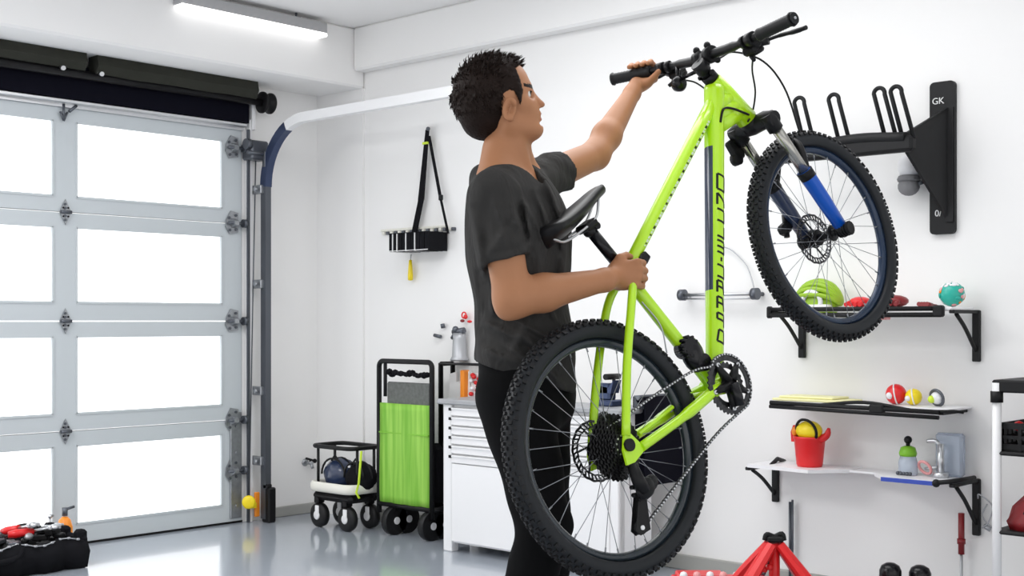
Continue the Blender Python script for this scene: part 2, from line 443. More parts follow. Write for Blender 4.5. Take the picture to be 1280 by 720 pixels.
# wall strip light by the bulkhead
sl = thing('strip_light', (-5.60, 3.9, 2.78), 'slim grey strip lamp mounted high near the ceiling over the garage door', 'lamp')
so_ = sl.location
LX = XW+.42+.045
def lp(px, py):
    a = (px-640)/FPX; d = LX/(CT*a-ST); return Vector((LX, d*(ST*a+CT), CAMH+(401-py)/FPX*d))
pa, pb = lp(222, 4), lp(406, 34)
zl = (pa.z+pb.z)/2
MB().box((LX-.01, (pa.y+pb.y)/2, zl+.008), (.07, pb.y-pa.y, .062), bev=.004).build('housing', 'lamp_body', sl, so_)
MB().box((LX-.005, (pa.y+pb.y)/2, zl-.030), (.075, pb.y-pa.y-.006, .022), bev=.006).build('diffuser', 'lamp_glow', sl, so_)
for y in (pa.y+.01, pb.y-.2): MB().cyl((LX, y, zl+.03), (LX, y, CZ), .006, n=8).box((LX, y, zl+.035), (.04, .03, .012)).build('mount', 'dark_steel', sl, so_)
sl.location.y = so_.y

# ------------------------------------------------------------------ SDF modelling for the figure
class Field:
    def __init__(s, lo, hi, h):
        s.lo = np.array(lo, float); s.h = h
        s.n = np.ceil((np.array(hi)-s.lo)/h).astype(int)+1
        s.F = np.full(tuple(s.n), .5, np.float32)
        s.ax = [(s.lo[i]+np.arange(s.n[i])*h).astype(np.float32) for i in range(3)]
    def sl(s, lo, hi):
        a = np.clip(np.floor((np.array(lo)-s.lo)/s.h).astype(int), 0, s.n); b = np.clip(np.ceil((np.array(hi)-s.lo)/s.h).astype(int)+1, 0, s.n)
        return tuple(slice(a[i], b[i]) for i in range(3))
    def grid(s, sl): return (s.ax[0][sl[0]][:, None, None], s.ax[1][sl[1]][None, :, None], s.ax[2][sl[2]][None, None, :])
    def comb(s, fn, lo, hi, k, op):
        pad = k+3*s.h
        sl = s.sl(np.array(lo)-pad, np.array(hi)+pad)
        if any(q.stop <= q.start for q in sl): return
        d = fn(*s.grid(sl)); A = s.F[sl]
        if op == 'sub': d = -d; A = -A; d, A = -(-d), A
        if op == 'add':
            if k > 0:
                h = np.clip(.5+.5*(A-d)/k, 0, 1); s.F[sl] = A*(1-h)+d*h-k*h*(1-h)
            else: s.F[sl] = np.minimum(A, d)
        elif op == 'sub':           # max(F, -g)
            F0 = -A; g = d; kk = max(k, 1e-4)
            h = np.clip(.5-.5*(F0-g)/kk, 0, 1); s.F[sl] = F0*(1-h)+g*h+kk*h*(1-h)
    def cap(s, a, b, ra, rb=None, k=.01, op='add', sq=None):
        a = np.array(a, float); b = np.array(b, float); rb = ra if rb is None else rb; ba = b-a; L = max(float(ba@ba), 1e-9)
        sc = np.array(sq if sq else (1, 1, 1), float)
        def fn(x, y, z):
            px, py, pz_ = x-a[0], y-a[1], z-a[2]
            t = np.clip((px*ba[0]+py*ba[1]+pz_*ba[2])/L, 0, 1)
            return np.sqrt(((px-t*ba[0])/sc[0])**2+((py-t*ba[1])/sc[1])**2+((pz_-t*ba[2])/sc[2])**2)-(ra+(rb-ra)*t)
        r = max(ra, rb)*sc.max(); s.comb(fn, np.minimum(a, b)-r, np.maximum(a, b)+r, k, op)
    def ell(s, c, r, k=.01, rot=None, op='add'):
        c = np.array(c, float); r = np.array(r, float)
        Rm = np.array(rot) if rot is not None else np.eye(3)   # columns: local axes
        def fn(x, y, z):
            q = [x-c[0], y-c[1], z-c[2]]
            l = [q[0]*Rm[0, i]+q[1]*Rm[1, i]+q[2]*Rm[2, i] for i in range(3)]
            k0 = np.sqrt(sum((l[i]/r[i])**2 for i in range(3))); k1 = np.sqrt(sum((l[i]/r[i]**2)**2 for i in range(3)))+1e-6
            return k0*(k0-1)/k1
        R_ = np.abs(Rm)@r; s.comb(fn, c-R_, c+R_, k, op)
    def plane(s, p, n, op='cut'):       # keep the side the normal points away from
        n = np.array(n, float); n /= np.linalg.norm(n); p = np.array(p, float)
        x, y, z = s.grid(tuple(slice(0, q) for q in s.n))
        s.F = np.maximum(s.F, ((x-p[0])*n[0]+(y-p[1])*n[1]+(z-p[2])*n[2]).astype(np.float32))
    def mesh(s):
        F = s.F; S = F < 0
        c = np.zeros(tuple(q-1 for q in F.shape), np.int8)
        for i in (0, 1):
            for j in (0, 1):
                for k in (0, 1): c += S[i:F.shape[0]-1+i, j:F.shape[1]-1+j, k:F.shape[2]-1+k]
        act = np.argwhere((c > 0) & (c < 8)); idx = np.full(c.shape, -1, np.int64); idx[tuple(act.T)] = np.arange(len(act))
        acc = np.zeros((len(act), 3)); cnt = np.zeros(len(act))
        crn = [(i, j, k) for i in (0, 1) for j in (0, 1) for k in (0, 1)]
        for a in crn:
            for ax in range(3):
                if a[ax]: continue
                b = list(a); b[ax] = 1
                fa = F[act[:, 0]+a[0], act[:, 1]+a[1], act[:, 2]+a[2]]; fb = F[act[:, 0]+b[0], act[:, 1]+b[1], act[:, 2]+b[2]]
                m = (fa < 0) != (fb < 0); t = fa[m]/(fa[m]-fb[m])
                p = np.tile(np.array(a, float), (m.sum(), 1)); p[:, ax] += t
                acc[m] += p; cnt[m] += 1
        V = s.lo+(act+acc/cnt[:, None])*s.h
        quads = []
        for ax in range(3):
            u, w = (ax+1) % 3, (ax+2) % 3
            sh = list(F.shape); sl0 = [slice(None)]*3; sl1 = [slice(None)]*3
            sl0[ax] = slice(0, sh[ax]-1); sl1[ax] = slice(1, None)
            A = S[tuple(sl0)]; B = S[tuple(sl1)]; e = np.argwhere(A != B)
            ok = (e[:, u] > 0) & (e[:, w] > 0) & (e[:, u] < sh[u]-1) & (e[:, w] < sh[w]-1); e = e[ok]
            fl = A[tuple(e.T)]
            def g(du, dw):
                q = e.copy(); q[:, u] += du; q[:, w] += dw; return idx[tuple(q.T)]
            q = np.stack([g(-1, -1), g(0, -1), g(0, 0), g(-1, 0)], 1)
            q[~fl] = q[~fl][:, ::-1]; quads.append(q)
        return V, np.concatenate(quads)

PB = (0.03, 3.40)       # figure's base in (right, forward) of the rotated frame
def J(px, py, d): return np.array([(px-640)/FPX*d, d, CAMH+(401-py)/FPX*d])
def fig_obj(name, V, Q, mats, parent=None, mi=None, smooth_it=0):
    me = bpy.data.meshes.new(name)
    V = np.asarray(V, float).copy(); V[:, 0] -= PB[0]; V[:, 1] -= PB[1]
    for _ in range(smooth_it):
        acc = np.zeros_like(V); cn = np.zeros(len(V))
        for a, b in ((0, 1), (1, 2), (2, 3), (3, 0)):
            np.add.at(acc, Q[:, a], V[Q[:, b]]); np.add.at(acc, Q[:, b], V[Q[:, a]])
            np.add.at(cn, Q[:, a], 1); np.add.at(cn, Q[:, b], 1)
        V = V*.5+.5*acc/cn[:, None]
    me.vertices.add(len(V)); me.vertices.foreach_set('co', V.astype(np.float32).ravel())
    me.loops.add(len(Q)*4); me.loops.foreach_set('vertex_index', Q.astype(np.int32).ravel())
    me.polygons.add(len(Q)); me.polygons.foreach_set('loop_start', np.arange(0, len(Q)*4, 4, dtype=np.int32))
    me.polygons.foreach_set('loop_total', np.full(len(Q), 4, np.int32))
    for k in mats: me.materials.append(M[k])
    if mi is not None: me.polygons.foreach_set('material_index', mi.astype(np.int32))
    me.polygons.foreach_set('use_smooth', np.ones(len(Q), bool))
    me.update(calc_edges=True); me.validate()
    o = bpy.data.objects.new(name, me); COL.objects.link(o)
    if parent is not None: o.parent = parent
    else:
        o.location = RV*PB[0]+FV*PB[1]; o.rotation_euler = (0, 0, YAW)
    return o

def rotY(a):     # rotation in the right-up plane, counter-clockwise seen by the camera; axes as columns
    c, s_ = math.cos(a), math.sin(a); return np.array([[c, 0, -s_], [0, 1, 0], [s_, 0, c]])
def rotZn(a):
    c, s_ = math.cos(a), math.sin(a); return np.array([[c, -s_, 0], [s_, c, 0], [0, 0, 1]])
TA = -.30        # chest turned slightly toward the camera
Rt = rotZn(TA)

# key joints
SHN, SHF = J(619, 243, 3.20), J(668, 228, 3.54)
ELN, ELF = J(641, 374, 3.18), J(744, 194, 3.76)
WRN, WRF = J(756, 350, 3.30), J(790, 117, 3.955)

def torso(Fd, e):
    Fd.ell(J(648, 292, 3.37), (.120+e, .180+e, .165+e), .02, Rt)
    Fd.ell(J(634, 250, 3.37), (.080+e, .165+e, .075+e), .04, Rt)
    Fd.ell(J(650, 345, 3.38), (.112+e, .160+e, .22+e), .05, Rt)
    Fd.ell(J(658, 440, 3.40), (.116+e, .172+e, .16+e), .05, Rt)
def body():
    lo = np.array([-.33, 2.98, -.02]); hi = np.array([.56, 4.16, 2.02])
    B = Field(lo, hi, .0042)
    torso(B, -.008)
    # shoulders, neck
    B.cap(SHN, SHF, .048, .048, .04)
    B.cap(J(630, 222, 3.35), J(635, 165, 3.355), .055, .052, .03)
    B.cap(J(620, 222, 3.30), J(626, 190, 3.35), .05, .045, .03)
    B.cap(J(655, 215, 3.45), J(645, 190, 3.38), .04, .04, .03)
    B.cap(J(636, 160, 3.315), J(664, 218, 3.345), .014, .010, .02)       # sternomastoid
    # legs
    for (hx, kn, an, fwd) in ((J(644, 500, 3.30), J(678, 660, 3.28), J(622, 905, 3.36), 1), (J(668, 500, 3.48), J(680, 700, 3.48), J(672, 905, 3.54), 1)):
        B.cap(hx, kn, .088, .058, .04); B.cap(kn, an, .055, .036, .03)
        B.cap(an, (an[0]-.035, an[1], .045), .036, .032, .02)
        B.cap((an[0]-.03, an[1], .04), (an[0]+.17, an[1]-.01, .03), .034, .026, .02, sq=(1, 1.2, .9))
    # far arm reaching to the grip
    B.cap(SHF, ELF, .050, .042, .03)
    el2 = ELF+(WRF-ELF)*.3
    B.cap(ELF, el2, .041, .043, .02); B.cap(el2, WRF, .042, .0265, .02)
    # near arm
    md = SHN+(ELN-SHN)*.45
    B.cap(SHN, md, .048, .049, .012); B.cap(md, ELN, .049, .046, .012)
    e2 = ELN+(WRN-ELN)*.33
    B.cap(ELN, e2, .046, .047, .025); B.cap(e2, WRN, .046, .029, .02)
    B.ell(J(632, 388, 3.17), (.018, .02, .02), .02)
    # ---- head
    hd0 = J(614, 119, 3.355)
    B.ell(hd0, (.100, .078, .090), .02, rotY(.15))
    B.ell(J(632, 120, 3.355), (.062, .069, .080), .03, rotY(.30))
    B.ell(J(650, 136, 3.355), (.048, .056, .068), .02, rotY(.30))
    for sg in (-1, 1):
        jaw = J(638, 155, 3.355+sg*.050); chin = J(667, 164, 3.355+sg*.014)
        B.cap(jaw, chin, .020, .017, .03)
        B.ell(J(655, 131, 3.355+sg*.040), (.016, .018, .016), .02)               # cheekbone
        B.cap(J(659, 107.5, 3.355+sg*.006), J(651, 108, 3.355+sg*.048), .0075, .006, .012)  # brow ridge
    B.ell(J(669.5, 161.5, 3.355), (.0185, .022, .0175), .012)                         # chin
    B.ell(J(638, 98, 3.355), (.032, .052, .036), .03, rotY(.3))                   # forehead
    B.cap(J(660.5, 113, 3.355), J(675.5, 129.5, 3.355), .0070, .0088, .007)      # nose
    B.ell(J(677, 130.8, 3.355), (.0088, .0095, .0078), .005)
    for sg in (-1, 1):
        B.ell(J(671, 134, 3.355+sg*.0105), (.0085, .0065, .0065), .004)
        B.ell(J(673.5, 137.2, 3.355+sg*.006), (.0045, .003, .003), .002, op='sub')
        B.ell(J(664, 118.5, 3.355+sg*.034), (.012, .016, .0085), .010, rotY(.3), op='sub')   # socket
        B.ell(J(656.5, 119.2, 3.355+sg*.031), (.0120, .013, .0120), .004)         # lid over the eye
    B.ell(J(663, 144, 3.355), (.022, .028, .020), .012)                           # muzzle
    B.cap(J(674, 142.0, 3.345), J(674, 142.0, 3.365), .0060, None, .005); B.cap(J(668, 143, 3.335), J(668, 143, 3.375), .005, None, .008)
    B.cap(J(674.5, 149.4, 3.346), J(674.5, 149.4, 3.364), .0066, None, .005); B.cap(J(668, 148, 3.337), J(668, 148, 3.373), .005, None, .008)
    B.cap(J(677, 145.8, 3.335), J(677, 145.8, 3.375), .0030, None, .003, op='sub')
    B.cap(J(676.5, 154.5, 3.343), J(676.5, 154.5, 3.367), .0045, None, .007, op='sub')
    # ears
    for sg in (-1, 1):
        c = J(637.5, 137, 3.355+sg*.078); Re = rotY(-.12)
        B.ell(c, (.0165, .008, .0265), .006, Re)
        B.ell(c+np.array([.002, sg*.008, .001]), (.0105, .009, .018), .003, Re, op='sub')
        ring = [c+Re@np.array([.0160*math.cos(a), sg*.005, .0262*math.sin(a)]) for a in np.linspace(.6, 2*PI-1.3, 14)]
        for p, q in zip(ring[:-1], ring[1:]): B.cap(p, q, .0042, None, .003)
        B.ell(c+np.array([-.003+.006, sg*.003, -.024]), (.008, .005, .008), .004)
        B.cap(c+np.array([.004, sg*.006, .012]), c+np.array([-.004, sg*.006, -.010]), .0028, None, .003)
    # ---- near hand closed round the seat cluster
    f0 = 3.355
    B.ell(J(779, 344, f0+.0), (.042, .020, .040), .012, rotY(.25))
    B.cap(WRN, J(771, 346, f0), .029, .030, .015, sq=(1, .85, 1))
    for i in range(4):
        y0 = 327.5+i*9.6; dx = (0, 2.5, 2, -1.5)[i]
        k0 = J(783+dx, y0+4-i*1.4, f0-.002); k1 = J(797+dx, y0, f0-.006); k2 = J(804+dx, y0+1.5, f0+.030); k3 = J(796+dx, y0+3, f0+.062)
        B.cap(k0, k1, .0095, .0108, .010); B.cap(k1, k2, .0106, .0095, .002); B.cap(k2, k3, .0094, .0080, .002)
    t0 = J(768, 336, f0+.005); t1 = J(775, 322.5, f0-.002); t2 = J(783, 319.5, f0+.018); t3 = J(788, 321, f0+.042)
    B.cap(t0, t1, .017, .012, .010); B.cap(t1, t2, .0115, .0105, .003); B.cap(t2, t3, .0105, .0085, .002)
    # ---- far hand round the left grip (grip passes at ~ (800,91), depth 3.95)
    g0, g1 = GRIP
    gd = (g1-g0)/np.linalg.norm(g1-g0)
    cen = g0+(g1-g0)*.78
    B.cap(WRF, cen+np.array([-.018, -.002, -.036]), .026, .024, .012)
    B.ell(cen+np.array([.004, .006, -.036]), (.040, .026, .019), .012, rotY(.55))
    B.ell(cen+np.array([.012, -.018, -.034]), (.019, .016, .016), .010)                      # thumb mound
    up = np.array([0, 0, 1.]); up -= gd*(gd@up); up /= np.linalg.norm(up); bk = np.cross(gd, up); bk = bk if bk[1] > 0 else -bk
    for i in range(4):
        o = cen+gd*(-.034+i*.0215); o = np.array(o)
        R0 = .0300
        pts = [o+R0*(-up*math.cos(a)+bk*math.sin(a)) for a in (.0, .75, 1.55, 2.35, 3.15, 3.9)]
        rs = [.0105, .0105, .0103, .0098, .0092, .0080]
        for q in range(5): B.cap(pts[q], pts[q+1], rs[q], rs[q+1], .0025)
    # thumb: under the bar, pointing along it toward the stem
    o = cen+gd*.018
    B.cap(o+np.array([0, -.018, -.036]), o+gd*.030-up*.024-bk*.020, .0125, .0108, .006); B.cap(o+gd*.030-up*.024-bk*.020, o+gd*.048-up*.012-bk*.026, .0105, .0088, .003)
    return B

# ------------------------------------------------------------------ bicycle frame of reference
BC = (0.24738871, -0.32312492, 3.23923691)
BN = (0.59814797, 0.19563565, -0.77713943); BL = (0.61798682, 0.50479014, 0.60272647); BU = (-0.5102071, 0.84078155, -0.18103895)
def c2w(v): return RV*v[0]+ZV*v[1]+FV*v[2]
bike = thing('mountain_bike', c2w(BC)+Vector((0, 0, CAMH)), 'lime green mountain bike lifted nose-up in the person\'s hands', 'bicycle')
mw = Matrix.Identity(4)
for i, v in enumerate((c2w(BL), -c2w(BN), c2w(BU))):
    v = v.normalized()
    for r in range(3): mw[r][i] = v[r]
bike.rotation_mode = 'QUATERNION'; bike.rotation_quaternion = mw.to_3x3().to_quaternion()
def BK(l, u, n): # bike -> figure frame (right, forward, z)
    p = [BC[i]+BL[i]*l+BU[i]*u+BN[i]*n for i in range(3)]
    return np.array([p[0], p[2], p[1]+CAMH])
def b(l, u, n=0): return Vector((l, -n, u))
def part(mb, name, mats, par=None): return mb.build(name, mats, par or bike)

barp = [b(1.068, .732, -.36), b(1.100, .700, -.25), b(1.108, .682, -.16), b(1.082, .668, -.06), b(1.068, .665, 0), b(1.060, .662, .06), b(1.035, .658, .16), b(1.026, .658, .25), b(1.022, .657, .36)]
GRIP = (BK(1.068, .732, -.36), BK(1.103, .697, -.24))

# frame
fr = MB()
BBP = (.425, -.088)
def ftube(p0, p1, r0, r1, n0=0, n1=0, sq=None, nseg=1, navy=None):
    A, B_ = b(*p0, n0), b(*p1, n1)
    pts = [A.lerp(B_, i/nseg) for i in range(nseg+1)]; rs = [r0+(r1-r0)*i/nseg for i in range(nseg+1)]
    st = len(fr.f); fr.tube(pts, rs, 20)
    if navy:
        up = Vector((-(B_-A).z, 0, (B_-A).x)).normalized()
        if up.x > 0: up = -up
        for fi in range(st, len(fr.f)):
            f = fr.f[fi]
            if len(f) != 4: continue
            c = sum((Vector(fr.v[i]) for i in f), Vector())/4
            t = (c-A).dot(B_-A)/(B_-A).length_squared
            q = c-A.lerp(B_, t)
            if navy[0] < t < navy[1] and q.normalized().dot(up) > .76: fr.m[fi] = 1
DT0, DT1 = (.43, -.085), (1.055, .60)
ftube(DT0, (1.035, .575), .0245, .0305, nseg=60, navy=(.30, .78))
ftube((.350, .322), (1.040, .558), .0175, .0215, nseg=4)
ftube((1.098, .440), (1.045, .598), .033, .028, nseg=2)
ftube((1.088, .475), (.955, .480), .028, .024)
ftube((1.07, .53), (.985, .53), .029, .026)
ftube((1.08, .50), (.97, .505), .029, .026)
ftube((.345, .345), BBP, .0175, .0195, nseg=3)
fr.cyl(b(*BBP, -.037), b(*BBP, .037), .024, n=24)
for sg in (-1, 1):
    fr.tube(spl([b(.348, .318, sg*.012), b(.325, .300, sg*.035), b(.268, .262, sg*.050), b(.14, .15, sg*.058), b(.012, .02, sg*.066)], 6), [.0115]*25, 12)
    fr.tube(spl([b(.415, -.085, sg*.026), b(.36, -.075, sg*.042), b(.22, -.060, sg*.052), b(.035, -.030, sg*.066)], 6), [.019]*6+[.016]*6+[.013]*7, 12)
    fr.prism([b(.035, -.012, sg*.064), b(.020, .035, sg*.064), b(.0, .022, sg*.064), b(-.022, .0, sg*.064), b(-.036, -.036, sg*.064), b(-.01, -.045, sg*.064), b(.04, -.040, sg*.064)], b(0, 0, sg*.007))
fr.tube([b(.33, .298, -.03), b(.33, .298, .03)], .010, 10)
fr.tube([b(.352, -.072, -.04), b(.352, -.072, .04)], .012, 10)
fr.tube([b(.21, -.02, .05), b(.06, -.005, .055)], .006, 8)
fr.prism([b(.93, .475, -.010), b(.98, .455, -.010), b(.985, .53, -.010), b(.95, .535, -.010)], b(0, 0, .02))
frame = part(fr, 'frame', ['lime_paint', 'navy_paint'])

# lettering on the down tube (outlined slanted capitals) and the small script on the top tube
DA, DB = b(*DT0), b(1.035, .575); dd = (DB-DA).normalized(); un = Vector((-dd.z, 0, dd.x)); 
if un.x > 0: un = -un
def surf(t, s_, lift=.0008):     # t along tube (m from bottom), s_ angle around, 0 = drive side
    r = .0245+(.0305-.0245)*t/(DB-DA).length+lift
    side = Vector((0, -1, 0))
    return DA+dd*t+side*math.cos(s_)*r+un*math.sin(s_)*r
G = {  # strokes in a 0..1 x 0..1 cell; x runs along the tube, y around it
 'O': [(0, 0, 0, 1), (0, 1, 1, 1), (1, 1, 1, 0), (1, 0, 0, 0)], 'L': [(0, 0, 1, 0), (0, 0, 0, 1)], '7': [(0, 1, 1, 1), (1, 1, .4, 0), (.4, 0, 0, 0)],
 'I': [(0, .5, 1, .5)], 'C': [(0, 1, 0, 0), (0, 0, 1, 0), (1, 0, 1, 1)], 'E': [(0, 1, 0, 0), (0, 0, 1, 0), (1, 0, 1, 1), (.5, 0, .5, 1)],
 'A': [(0, 0, 1, .3), (1, .3, 1, 1), (1, 1, 0, 1), (.5, .1, .5, 1)], 'P': [(0, 0, 1, 0), (1, 0, 1, 1), (1, 1, .5, 1), (.5, 1, .5, 0)], 'D': [(0, 0, 1, 0), (1, 0, 1, .8), (1, .8, 0, 1), (0, 1, 0, 0)]}
dec = MB()
def stroke(mb, t0, s0, t1, s1, w, mi=0, lift=.0008, n=4):
    for i in range(n):
        a, c = i/n, (i+1)/n
        ta, tb_ = t0+(t1-t0)*a, t0+(t1-t0)*c; sa, sb = s0+(s1-s0)*a, s0+(s1-s0)*c
        L = math.hypot(t1-t0, (s1-s0)*.025)+1e-9; nx, ns = -(s1-s0)*.025/L*w/2, (t1-t0)/L*w/2/.025
        q = [surf(ta+nx, sa+ns, lift), surf(tb_+nx, sb+ns, lift), surf(tb_-nx, sb-ns, lift), surf(ta-nx, sa-ns, lift)]
        qq = [surf(ta+nx, sa+ns, lift-.003), surf(tb_+nx, sb+ns, lift-.003), surf(tb_-nx, sb-ns, lift-.003), surf(ta-nx, sa-ns, lift-.003)]
        mb._add(q+qq, [(0, 1, 2, 3), (4, 7, 6, 5), (0, 4, 5, 1), (1, 5, 6, 2), (2, 6, 7, 3), (3, 7, 4, 0)], mi, False)
word = 'DPAACIELC7O'
t = .115
for i, ch in enumerate(word):
    cl = .034 if ch not in 'IO' else (.012 if ch == 'I' else .046)
    for (x0, y0, x1, y1) in G[ch]:
        sl_ = .006
        stroke(dec, t+x0*cl+y0*sl_, -.50+y0*1.0, t+x1*cl+y1*sl_, -.50+y1*1.0, .0060)
    t += cl+.013
part(dec, 'lettering', 'decal_black', frame)
TA0, TB0 = b(.350, .322), b(1.040, .558); td = (TB0-TA0).normalized(); tu = Vector((-td.z, 0, td.x)); tu = -tu if tu.z > 0 else tu
tl = MB(); Lt = (TB0-TA0).length
def tsurf(t_, a, lift): 
    r = .0175+(.0215-.0175)*t_/Lt+lift
    return TA0+td*t_+Vector((0, -1, 0))*math.cos(a)*r+tu*math.sin(a)*r
random.seed(3)
k = 0; t = .10
while t < .60:
    wd = random.choice((.004, .007, .009)); mi = (k % 3 == 1)*1
    a0, a1 = .12, .12+random.uniform(.30, .46)
    q = [tsurf(t, a0, .0009), tsurf(t+wd, a0, .0009), tsurf(t+wd+.004, a1, .0009), tsurf(t+.004, a1, .0009)]
    qq = [p+Vector((0, .002, 0)) for p in q]
    tl._add(q+qq, [(0, 1, 2, 3), (4, 7, 6, 5), (0, 4, 5, 1), (1, 5, 6, 2), (2, 6, 7, 3), (3, 7, 4, 0)], mi, False)
    t += wd+.0035; k += 1
part(tl, 'small_lettering', ['decal_pale', 'decal_black'], frame)

# fork
fk = MB()
fk.cyl(b(1.098, .44, 0), b(1.106, .405, 0), .030, n=20)
fk.tube([b(1.108, .408, -.085), b(1.112, .415, -.05), b(1.106, .412, 0), b(1.112, .415, .05), b(1.108, .408, .085)], [.024, .027, .027, .027, .024], 14, sq=(1, 1))
for sg in (-1, 1):
    fk.cyl(b(1.105, .43, sg*.065), b(1.112, .375, sg*.065), .0235, n=16)
fork = part(fk, 'fork_crown', 'black_plastic')
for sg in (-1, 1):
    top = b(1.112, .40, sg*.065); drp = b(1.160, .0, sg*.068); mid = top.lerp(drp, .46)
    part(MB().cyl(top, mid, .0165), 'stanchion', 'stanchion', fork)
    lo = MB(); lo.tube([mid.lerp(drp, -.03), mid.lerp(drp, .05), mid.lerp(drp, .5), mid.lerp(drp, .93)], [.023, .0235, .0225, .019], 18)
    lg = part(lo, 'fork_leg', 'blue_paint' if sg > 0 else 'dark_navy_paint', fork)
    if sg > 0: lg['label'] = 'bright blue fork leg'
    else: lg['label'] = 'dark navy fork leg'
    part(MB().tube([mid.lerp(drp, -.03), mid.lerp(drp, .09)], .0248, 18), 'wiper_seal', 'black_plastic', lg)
    dp = MB().tube([drp.lerp(mid, .10), drp, b(1.165, -.018, sg*.068)], [.019, .021, .014], 14)
    dp.cyl(b(1.160, 0, sg*.05), b(1.160, 0, sg*.098), .017, n=14)
    for q in range(5): dp.cyl(b(1.160, 0, sg*(.056+q*.009)), b(1.160, 0, sg*(.059+q*.009)), .022, n=14)
    part(dp, 'dropout', 'black_plastic', fork)
part(MB().tube(spl([b(1.150, .21, -.062), b(1.205, .28, -.04), b(1.222, .305, 0), b(1.205, .28, .04), b(1.150, .21, .062)], 6), .011, 10), 'fork_arch', 'black_plastic', fork)
# remote cartridge bits by the crown
part(MB().box(b(1.085, .37, -.085), (.05, .02, .07), bev=.006).cyl(b(1.07, .345, -.095), b(1.07, .345, -.075), .02, n=12), 'crown_clamp', 'black_plastic', fork)

# headset, stem, bar
part(MB().cyl(b(1.045, .598, 0), b(1.038, .618, 0), .024, n=20).cyl(b(1.038, .618, 0), b(1.028, .648, 0), .018, n=20), 'headset', 'black_plastic')
st = MB().tube([b(1.030, .645, 0), b(1.050, .655, 0), b(1.068, .665, 0)], [.021, .019, .022], 14)
st.cyl(b(1.034, .630, 0), b(1.022, .664, 0), .022, n=18)
for sg in (-1, 1):
    st.cyl(b(1.068, .665, sg*.012), b(1.064, .665, sg*.034), .0255, n=18)
    st.ell(b(1.074, .693, sg*.022), .011, 10); st.ell(b(1.084, .640, sg*.022), .010, 10)
    st.cyl(b(1.030, .62, sg*.02), b(1.030, .62, sg*.027), .007, n=8)
part(st, 'stem', 'black_plastic')
bp_ = spl(barp, 6)
part(MB().tube(bp_, [.0115 if (i < 14 or i > len(bp_)-15) else .0145 for i in range(len(bp_))], 14), 'handlebar', 'black_plastic')
def grip(e0, e1, nm):
    g = MB(); A, B_ = Vector(e0), Vector(e1); pts = []; rs = []
    N = 26
    for i in range(N+1):
        pts.append(A.lerp(B_, i/N)); rs.append(.0165+(.0013 if i % 2 else 0)+(.003 if i < 2 else 0)+(.001 if i > N-3 else 0))
    g.tube(pts, rs, 18); return part(g, nm, 'rubber')
grip(barp[0]+(barp[0]-barp[1])*.03, barp[0].lerp(barp[1], 1.10), 'grip')
grip(barp[-1], barp[-1].lerp(barp[-2], 1.15), 'grip')
part(MB().cyl(barp[-1], barp[-1]+(barp[-1]-barp[-2]).normalized()*.006, .017).cyl(barp[-1]+(barp[-1]-barp[-2]).normalized()*.005, barp[-1]+(barp[-1]-barp[-2]).normalized()*.009, .004, mi=1), 'bar_end_plug', ['black_gloss', 'steel'])
# brake levers and shifters
def controls(sg, tilt):
    q = Vector(barp[-3] if sg > 0 else barp[2]); d = (Vector(barp[-2])-Vector(barp[-3])).normalized() if sg > 0 else (Vector(barp[1])-Vector(barp[2])).normalized()
    c = q.lerp(Vector(barp[-2] if sg > 0 else barp[1]), .45)
    m_ = MB().cyl(c-d*.012, c+d*.012, .019, n=16)
    m_.ell(c+Vector((.030, 0, -.018))-d*.01, (.030, .022, .018), 12); m_.cyl(c+Vector((.015, 0, -.012))-d*.04, c+Vector((.045, 0, -.03))+d*.02, .013, n=12)
    lv = part(m_, 'brake_lever', 'black_plastic')
    p0 = c+Vector((.048, 0, -.028))+d*.01
    part(MB().tube(spl([p0, p0+Vector((.030, 0, -.008))+d*.03, p0+Vector((.034, 0, -.016))+d*.08, p0+Vector((.040, 0, -.020))+d*.115], 5), [.0075]*5+[.009]*4+[.0105]*4+[.0095]*3, 10, sq=(1, .7)), 'lever_blade', 'black_plastic', lv)
    s2 = MB().cyl(c-d*.035, c-d*.022, .018, n=16).box(c-d*.03+Vector((.02, 0, -.03)), (.045, .05, .026), bev=.008)
    s2.lathe(c-d*.028+Vector((.03, 0, -.05)), [(0, 0), (.020, 0), (.024, .005), (.022, .018), (.01, .022), (0, .022)], axis=(0, 0, 1)).tube([c-d*.03+Vector((0, 0, -.045)), c-d*.01+Vector((-.02, 0, -.055))], .006, 8)
    for r_ in range(4): s2.cyl(c-d*(.05-.012*r_)+Vector((.01+.01*r_, 0, -.022)), c-d*(.05-.012*r_)+Vector((.01+.01*r_, 0, -.012)), .004, n=8, mi=1)
    part(s2, 'shifter', ['black_plastic', 'steel'])
controls(1, 0); controls(-1, 0)
rm = MB().lathe(b(1.055, .63, -.125), [(0, -.018), (.016, -.018), (.024, -.008), (.024, .008), (.016, .018), (0, .018)], axis=(.3, 1, .2)).tube([b(1.06, .64, -.11), b(1.055, .64, -.04)], .006, 8)
rm.cyl(b(1.10, .68, -.135), b(1.06, .64, -.125), .007, n=8)
part(rm, 'lockout_remote', 'black_gloss')

